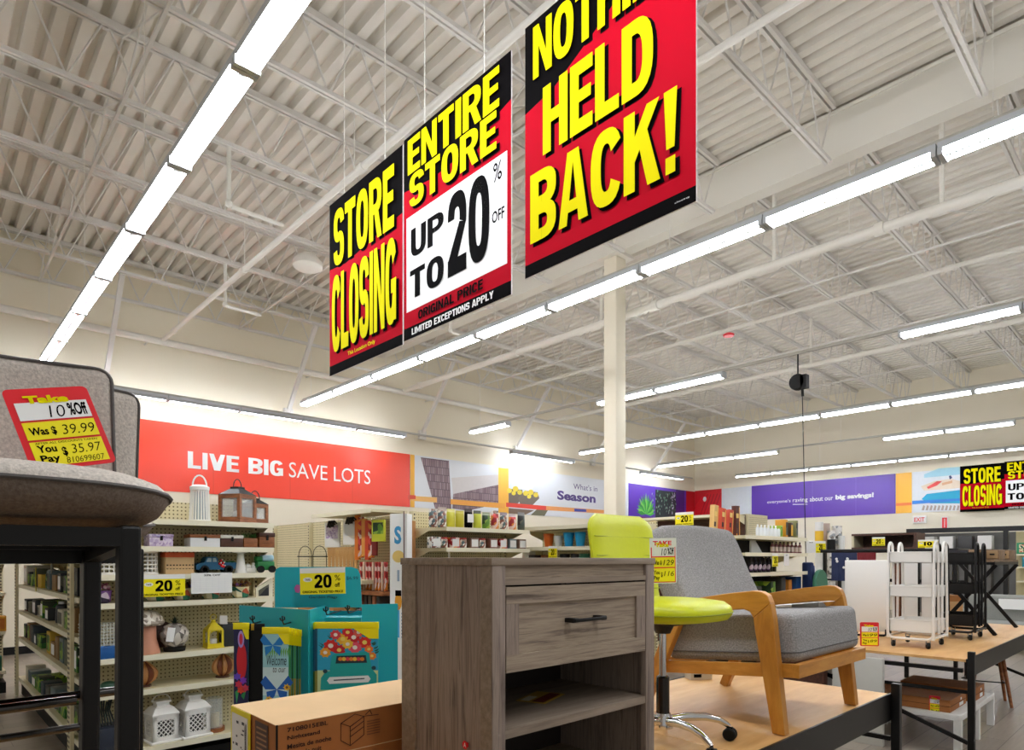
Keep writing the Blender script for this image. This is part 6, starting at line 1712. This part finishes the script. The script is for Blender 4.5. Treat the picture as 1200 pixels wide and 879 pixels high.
# stack of cartons seen between the trolleys
for k, (z, h, mt, w) in enumerate(((TZ + .001, .16, 'cardboard', .22), (TZ + .162, .11, 'cardboard_top', .2), (TZ + .273, .07, 'cardboard', .18))):
    p = at(1118, 700, 7.25)
    carton('stacked_carton', 'plain carton behind the black trolley, %s from the bottom' % ORD[k], 'box', (p.x, p.y, z), w, .2, h, mt, rz=-.8, group='cartons behind the black trolley')

# ------------------------------------------------------------------ below the second table
def low_table(lab, x0, x1, y0, y1, z):
    t = thing('side_table', lab, 'table', (x0, y0, 0)); W, D = x1 - x0, y1 - y0
    MB().box(0, W, 0, D, z - .045, z, 'white_plastic', bev=.003).build('table_top', t)
    for x in (0, W - .05):
        for y in (0, D - .05): MB().box(x, x + .05, y, y + .05, .001, z - .046, 'white_plastic').build('leg', t)
def corner_table(lab, c, px, z):
    pass
low_table('white square side table on the floor under the plywood table', 5.86, 6.5, 1.24, 1.98, .30)
low_table('white side table standing right behind the nearer white one', 6.53, 7.15, 1.26, 1.95, .285)
def parcel(lab, loc, w, d, h, rz=0, wrap=True):
    t = thing('cardboard_box', lab, 'box', loc, rz)
    m = MB().box(0, w, 0, d, 0, h, 'cardboard_brown', bev=.003).box(-.0015, w + .0015, -.0015, d + .0015, h * .47, h * .5, 'carton_ink')
    rect(m, w * .55, w * .8, h * .12, h * .42, 'paper_white', FRONT, .002); rect(m, w * .62, w * .7, h * .6, h * .8, 'paper_white', FRONT, .002)
    rect(m, d * .1, d * .4, h * .15, h * .4, 'paper_white', frame((0, d, 0), (0, -1, 0), (0, 0, 1)), .002)
    m.build('carton', t)
    MB().box(-.002, w + .002, -.002, d + .002, h, h + .002, 'clear_wrap').build('plastic_wrap', t)
parcel('flat brown carton with a price tag lying on the white side table', (5.9, 1.32, .301), .5, .6, .095)
parcel('shrink wrapped brown carton on the farther white side table', (6.56, 1.3, .286), .4, .55, .11)
p = at(1118, 827, 4.78)
price_tag('red and yellow price tag stuck to the carton under the table', frame((5.894, 1.46, .27), (.1, -.99, 0), (.0, 0, 1)), .075, .15, pct='10', was='49', pay='44')
tag(MB().box(5.62, 5.7, 2.16, 2.75, .05, .66, 'dark_wood').build('dark_cabinet_side'), 'dark brown board standing on the floor between the plywood tables', 'board')
tag(MB().box(5.6, 5.72, 2.14, 2.77, 0, .05, 'black_plastic').build('floor_skid'), 'black skid under the dark brown board', 'skid')
tag(MB().box(5.65, 5.7, 1.72, 2.1, 0, .7, '#c9c8c0', bev=.003).build('grey_panel'), 'pale grey panel leaning upright under the trolley table', 'panel')
tag(MB().box(5.9, 6.6, 2.7, 3.05, 0, .55, '#c9c8c0', bev=.003).build('pale_chest'), 'pale low cabinet on the floor behind the armchair', 'cabinet') if False else None
# wooden legged stool under the trolley table
t = thing('low_stool', 'dark stool with splayed brown wooden legs under the trolley table', 'stool', (8.2, 1.5, 0), .3)
for a_, b_ in ((-1, -1), (-1, 1), (1, -1), (1, 1)):
    MB().tube([(a_ * .11, b_ * .1, .54), (a_ * .19, b_ * .17, .003)], .016, 'brown_wood', 10, radii=[.02, .014]).build('leg', t)
MB().tube([(-.16, -.14, .22), (.16, -.14, .22)], .007, 'black_metal', 6).tube([(-.16, .14, .22), (.16, .14, .22)], .007, 'black_metal', 6).tube([(0, -.14, .22), (0, .14, .22)], .007, 'black_metal', 6).build('stretcher', t)
m = MB(); cushion(m, (0, 0, .54), .2, .19, [(.8, 0), (1, .01), (1, .02), (.9, .035), (.3, .04)], '#26262a'); m.build('seat', t)

# ------------------------------------------------------------------ black high table, shelf, goods behind the trolleys
t = thing('high_table', 'long black high table behind the white laptop table', 'table', (9.6, 2.0, 0))
MB().box(-.3, .3, 0, 1.62, 1.585, 1.63, 'black_metal', bev=.004).build('table_top', t)
for x in (-.27, .27):
    for y in (.03, 1.57): MB().box(x - .02, x + .02, y - .02, y + .02, 0, 1.584, 'black_metal').build('leg', t)
for x in (-.27, .27): MB().box(x - .012, x + .012, .05, 1.55, 1.2, 1.225, 'black_metal').build('rail', t)
def throw_(lab, y0, y1, z0, mt, dots, g=None):
    m = MB(); n = 14; vs = []
    for j in range(6):
        z = 1.584 - (1.584 - z0) * j / 5
        for i in range(n + 1):
            y = y0 + (y1 - y0) * i / n; vs.append((9.24 + .012 * math.sin(i * 1.9 + j * .4) * (j / 5 + .2), y, z))
    off = len(vs); vs += [(v[0] + .03, v[1], v[2]) for v in vs]
    fs = [(j * (n + 1) + i, (j + 1) * (n + 1) + i, (j + 1) * (n + 1) + i + 1, j * (n + 1) + i + 1) for j in range(5) for i in range(n)]
    fs += [tuple(off + q for q in f[::-1]) for f in fs]
    m.add(vs, fs, mt, True)
    m.box(9.25, 9.32, y0, y1, 1.58, 1.584, mt)
    r = random.Random(len(lab))
    if dots:
        for k in range(7): m.ball((9.225, r.uniform(y0 + .05, y1 - .05), r.uniform(z0 + .1, 1.55)), .018, 'paper_white', n=4)
    tag(m.build('hanging_throw'), lab, 'throw', g)
throw_('navy throw with white dots hanging from the black high table', 3.13, 3.45, 1.2, '#1b2a55', True)
throw_('burgundy throw hanging beside the navy dotted one', 2.9, 3.12, 1.25, '#7a1420', False)
tag(MB().box(9.7, 10.1, 2.55, 3.35, 1.631, 1.66, 'dark_wood').box(9.7, 10.1, 2.55, 3.35, 1.82, 1.85, 'dark_wood').box(9.7, 10.1, 2.55, 2.58, 1.66, 1.82, 'dark_wood').box(9.7, 10.1, 3.32, 3.35, 1.66, 1.82, 'shelf_cream').box(10.07, 10.1, 2.58, 3.32, 1.66, 1.82, 'dark_wood').build('cubby_shelf'), 'low dark brown cubby standing on the black high table', 'shelf')
pct_sign('yellow 20 card on the brown cubby', Matrix.Translation((9.69, 3.08, 1.68)) @ Matrix.Rotation(-PI / 2, 4, 'Z') @ FRONT, .16, .12)
pct_sign('pale yellow 10 card at the end of the black high table', Matrix.Translation((9.28, 2.42, 1.64)) @ Matrix.Rotation(-PI / 2, 4, 'Z') @ FRONT, .22, .1, '10')
# rug rolls
for k, (px, yt, mt, r_) in enumerate(((960, 612, '#e9e8e4', .062), (968, 613, '#b9a69c', .06), (974, 622, 'rug_print', .06), (981, 616, 'rug_print', .07), (986, 628, '#dfe0dc', .05))):
    p = at(px, HZ, 10.2 + .12 * (k % 2)); z = 1.5 + (HZ - yt) / F_ * 10.2
    t = thing('rug_roll', 'upright rolled rug, %s from the left beside the bottle shelves' % ORD[k], 'rug', (p.x, p.y, 0), group='upright rolled rugs')
    m = MB().lathe([(.001, 0), (r_, 0), (r_, z), (r_ * .75, z), (r_ * .7, z - .02), (.02, z - .02)], mt, 18); m.build('roll', t)
    if k in (0, 2): MB().lathe([(r_ * 1.02, z - .3), (r_ * 1.03, z - .3), (r_ * 1.03, z - .14), (r_ * 1.02, z - .14)], ['#e8b82c', 0, 'black_plastic'][k], 18).build('label_band', t)
p = at(956, 648, 9.8)
Fr = frame(p, (.73, -.683, 0), (0, 0, 1))
pct_sign('yellow 20 card in front of the rolled rugs', Fr, .15, .18)
o = pct_sign('white card left of the yellow rug card', frame(at(945, 648, 9.8), (.73, -.683, 0), (0, 0, 1)), .14, .18, white=True)
tag(MB().box(p.x - .9, p.x + .1, p.y + .05, p.y + .08, 0, 1.58, 'black_plastic').build('rug_stand'), 'black stand holding the rug price cards', 'stand') if False else None

# ------------------------------------------------------------------ wall display at the right: black rail, tan panels, teal goods
RX = 20.0
t = thing('wall_display', 'black framed tan wall display shelving along the right wall', 'shelf', (RX, 0, 0))
y1 = on_x(1062, 640, RX).y; y0 = -1.5
MB().box(0, .12, y0, y1, 2.2, 2.32, 'black_metal').build('top_rail', t)
for y in (y1 - .04, 3.3, 1.2): MB().box(0, .12, y - .05, y + .05, 0, 2.2, 'black_metal').build('post', t)
MB().box(.7, .72, y0, 3.2, 0, 2.2, '#d9cc9c').build('back_panel', t)
MB().box(.7, .72, 3.2, y1, 0, 2.2, '#6b6a66').build('back_panel', t)
for z in (.4, .95, 1.3, 1.62): MB().box(.08, .7, y0, 3.1, z - .03, z, 'shelf_edge').build('shelf_board', t)
r = random.Random(21)
cols = ['#1c8a94', '#0f6a78', '#2aa0a8', '#145a6a', 'blue_print', '#1d3f7a', '#3a8a94', '#22508a']
k = 0; y = 3.0
while y > 1.45:
    w = r.uniform(.1, .18)
    carton('folded_textile', '%s upright textile bundle, %s from the left on the wall display' % (['teal', 'dark teal', 'bright teal', 'deep teal', 'blue patterned', 'navy', 'grey teal', 'blue'][k % 8], ORD[k] if k < 14 else 'last'), 'textile', (RX + .12, y - w / 2, 1.301), w - .015, .3, r.uniform(.2, .26), cols[k % 8], rz=RB, group='textiles on the wall display')
    y -= w; k += 1
carton('green_print_box', 'green leaf printed bundle on the upper wall display shelf', 'textile', (RX + .12, 2.85, 1.621), .5, .3, .28, '#2a9a6a', face='floral_print', rz=RB)
carton('folded_textile', 'navy folded bundle on the upper wall display shelf', 'textile', (RX + .12, 1.95, 1.622), .7, .3, .17, '#1d2f6a', rz=RB)
for k in range(4):
    tag(MB().box(RX + .1, RX + .4, 3.6 + .42 * k, 3.9 + .42 * k, 1.75, 2.1, ['paper_white', '#3a3a3c', '#e9e9e6', '#c9c9c4'][k], bev=.01).box(RX + .12, RX + .38, 3.62 + .42 * k, 3.88 + .42 * k, 0, 1.75, '#55534f').build('appliance_box'), '%s box on a grey stack left in the wall display' % ['white', 'charcoal', 'off white', 'light grey'][k], 'box')
# grey sofa
p = at(1142, 690, 12.5)
t = thing('sofa', 'light grey sofa with a white card on its back at the right', 'sofa', (13.5, 2.8, 0), RB)
MB().rbox((1.1, .12, .55), (2.3, .2, .68), .06, 'grey_sofa', seg=3, n=3).build('backrest', t)
MB().rbox((1.1, -.35, .36), (2.0, .8, .2), .06, 'grey_sofa', seg=3, n=3).build('seat', t)
MB().rbox((1.1, -.32, .19), (2.2, .86, .18), .03, 'grey_sofa', seg=2, n=1).build('base', t)
for x in (.02, 2.18): MB().rbox((x, -.3, .42), (.16, .95, .42), .05, 'grey_sofa', seg=3, n=2).build('armrest', t)
for x in (.05, 2.15):
    for y in (-.68, .12): MB().box(x - .03, x + .03, y - .03, y + .03, 0, .11, 'dark_wood').build('foot', t)
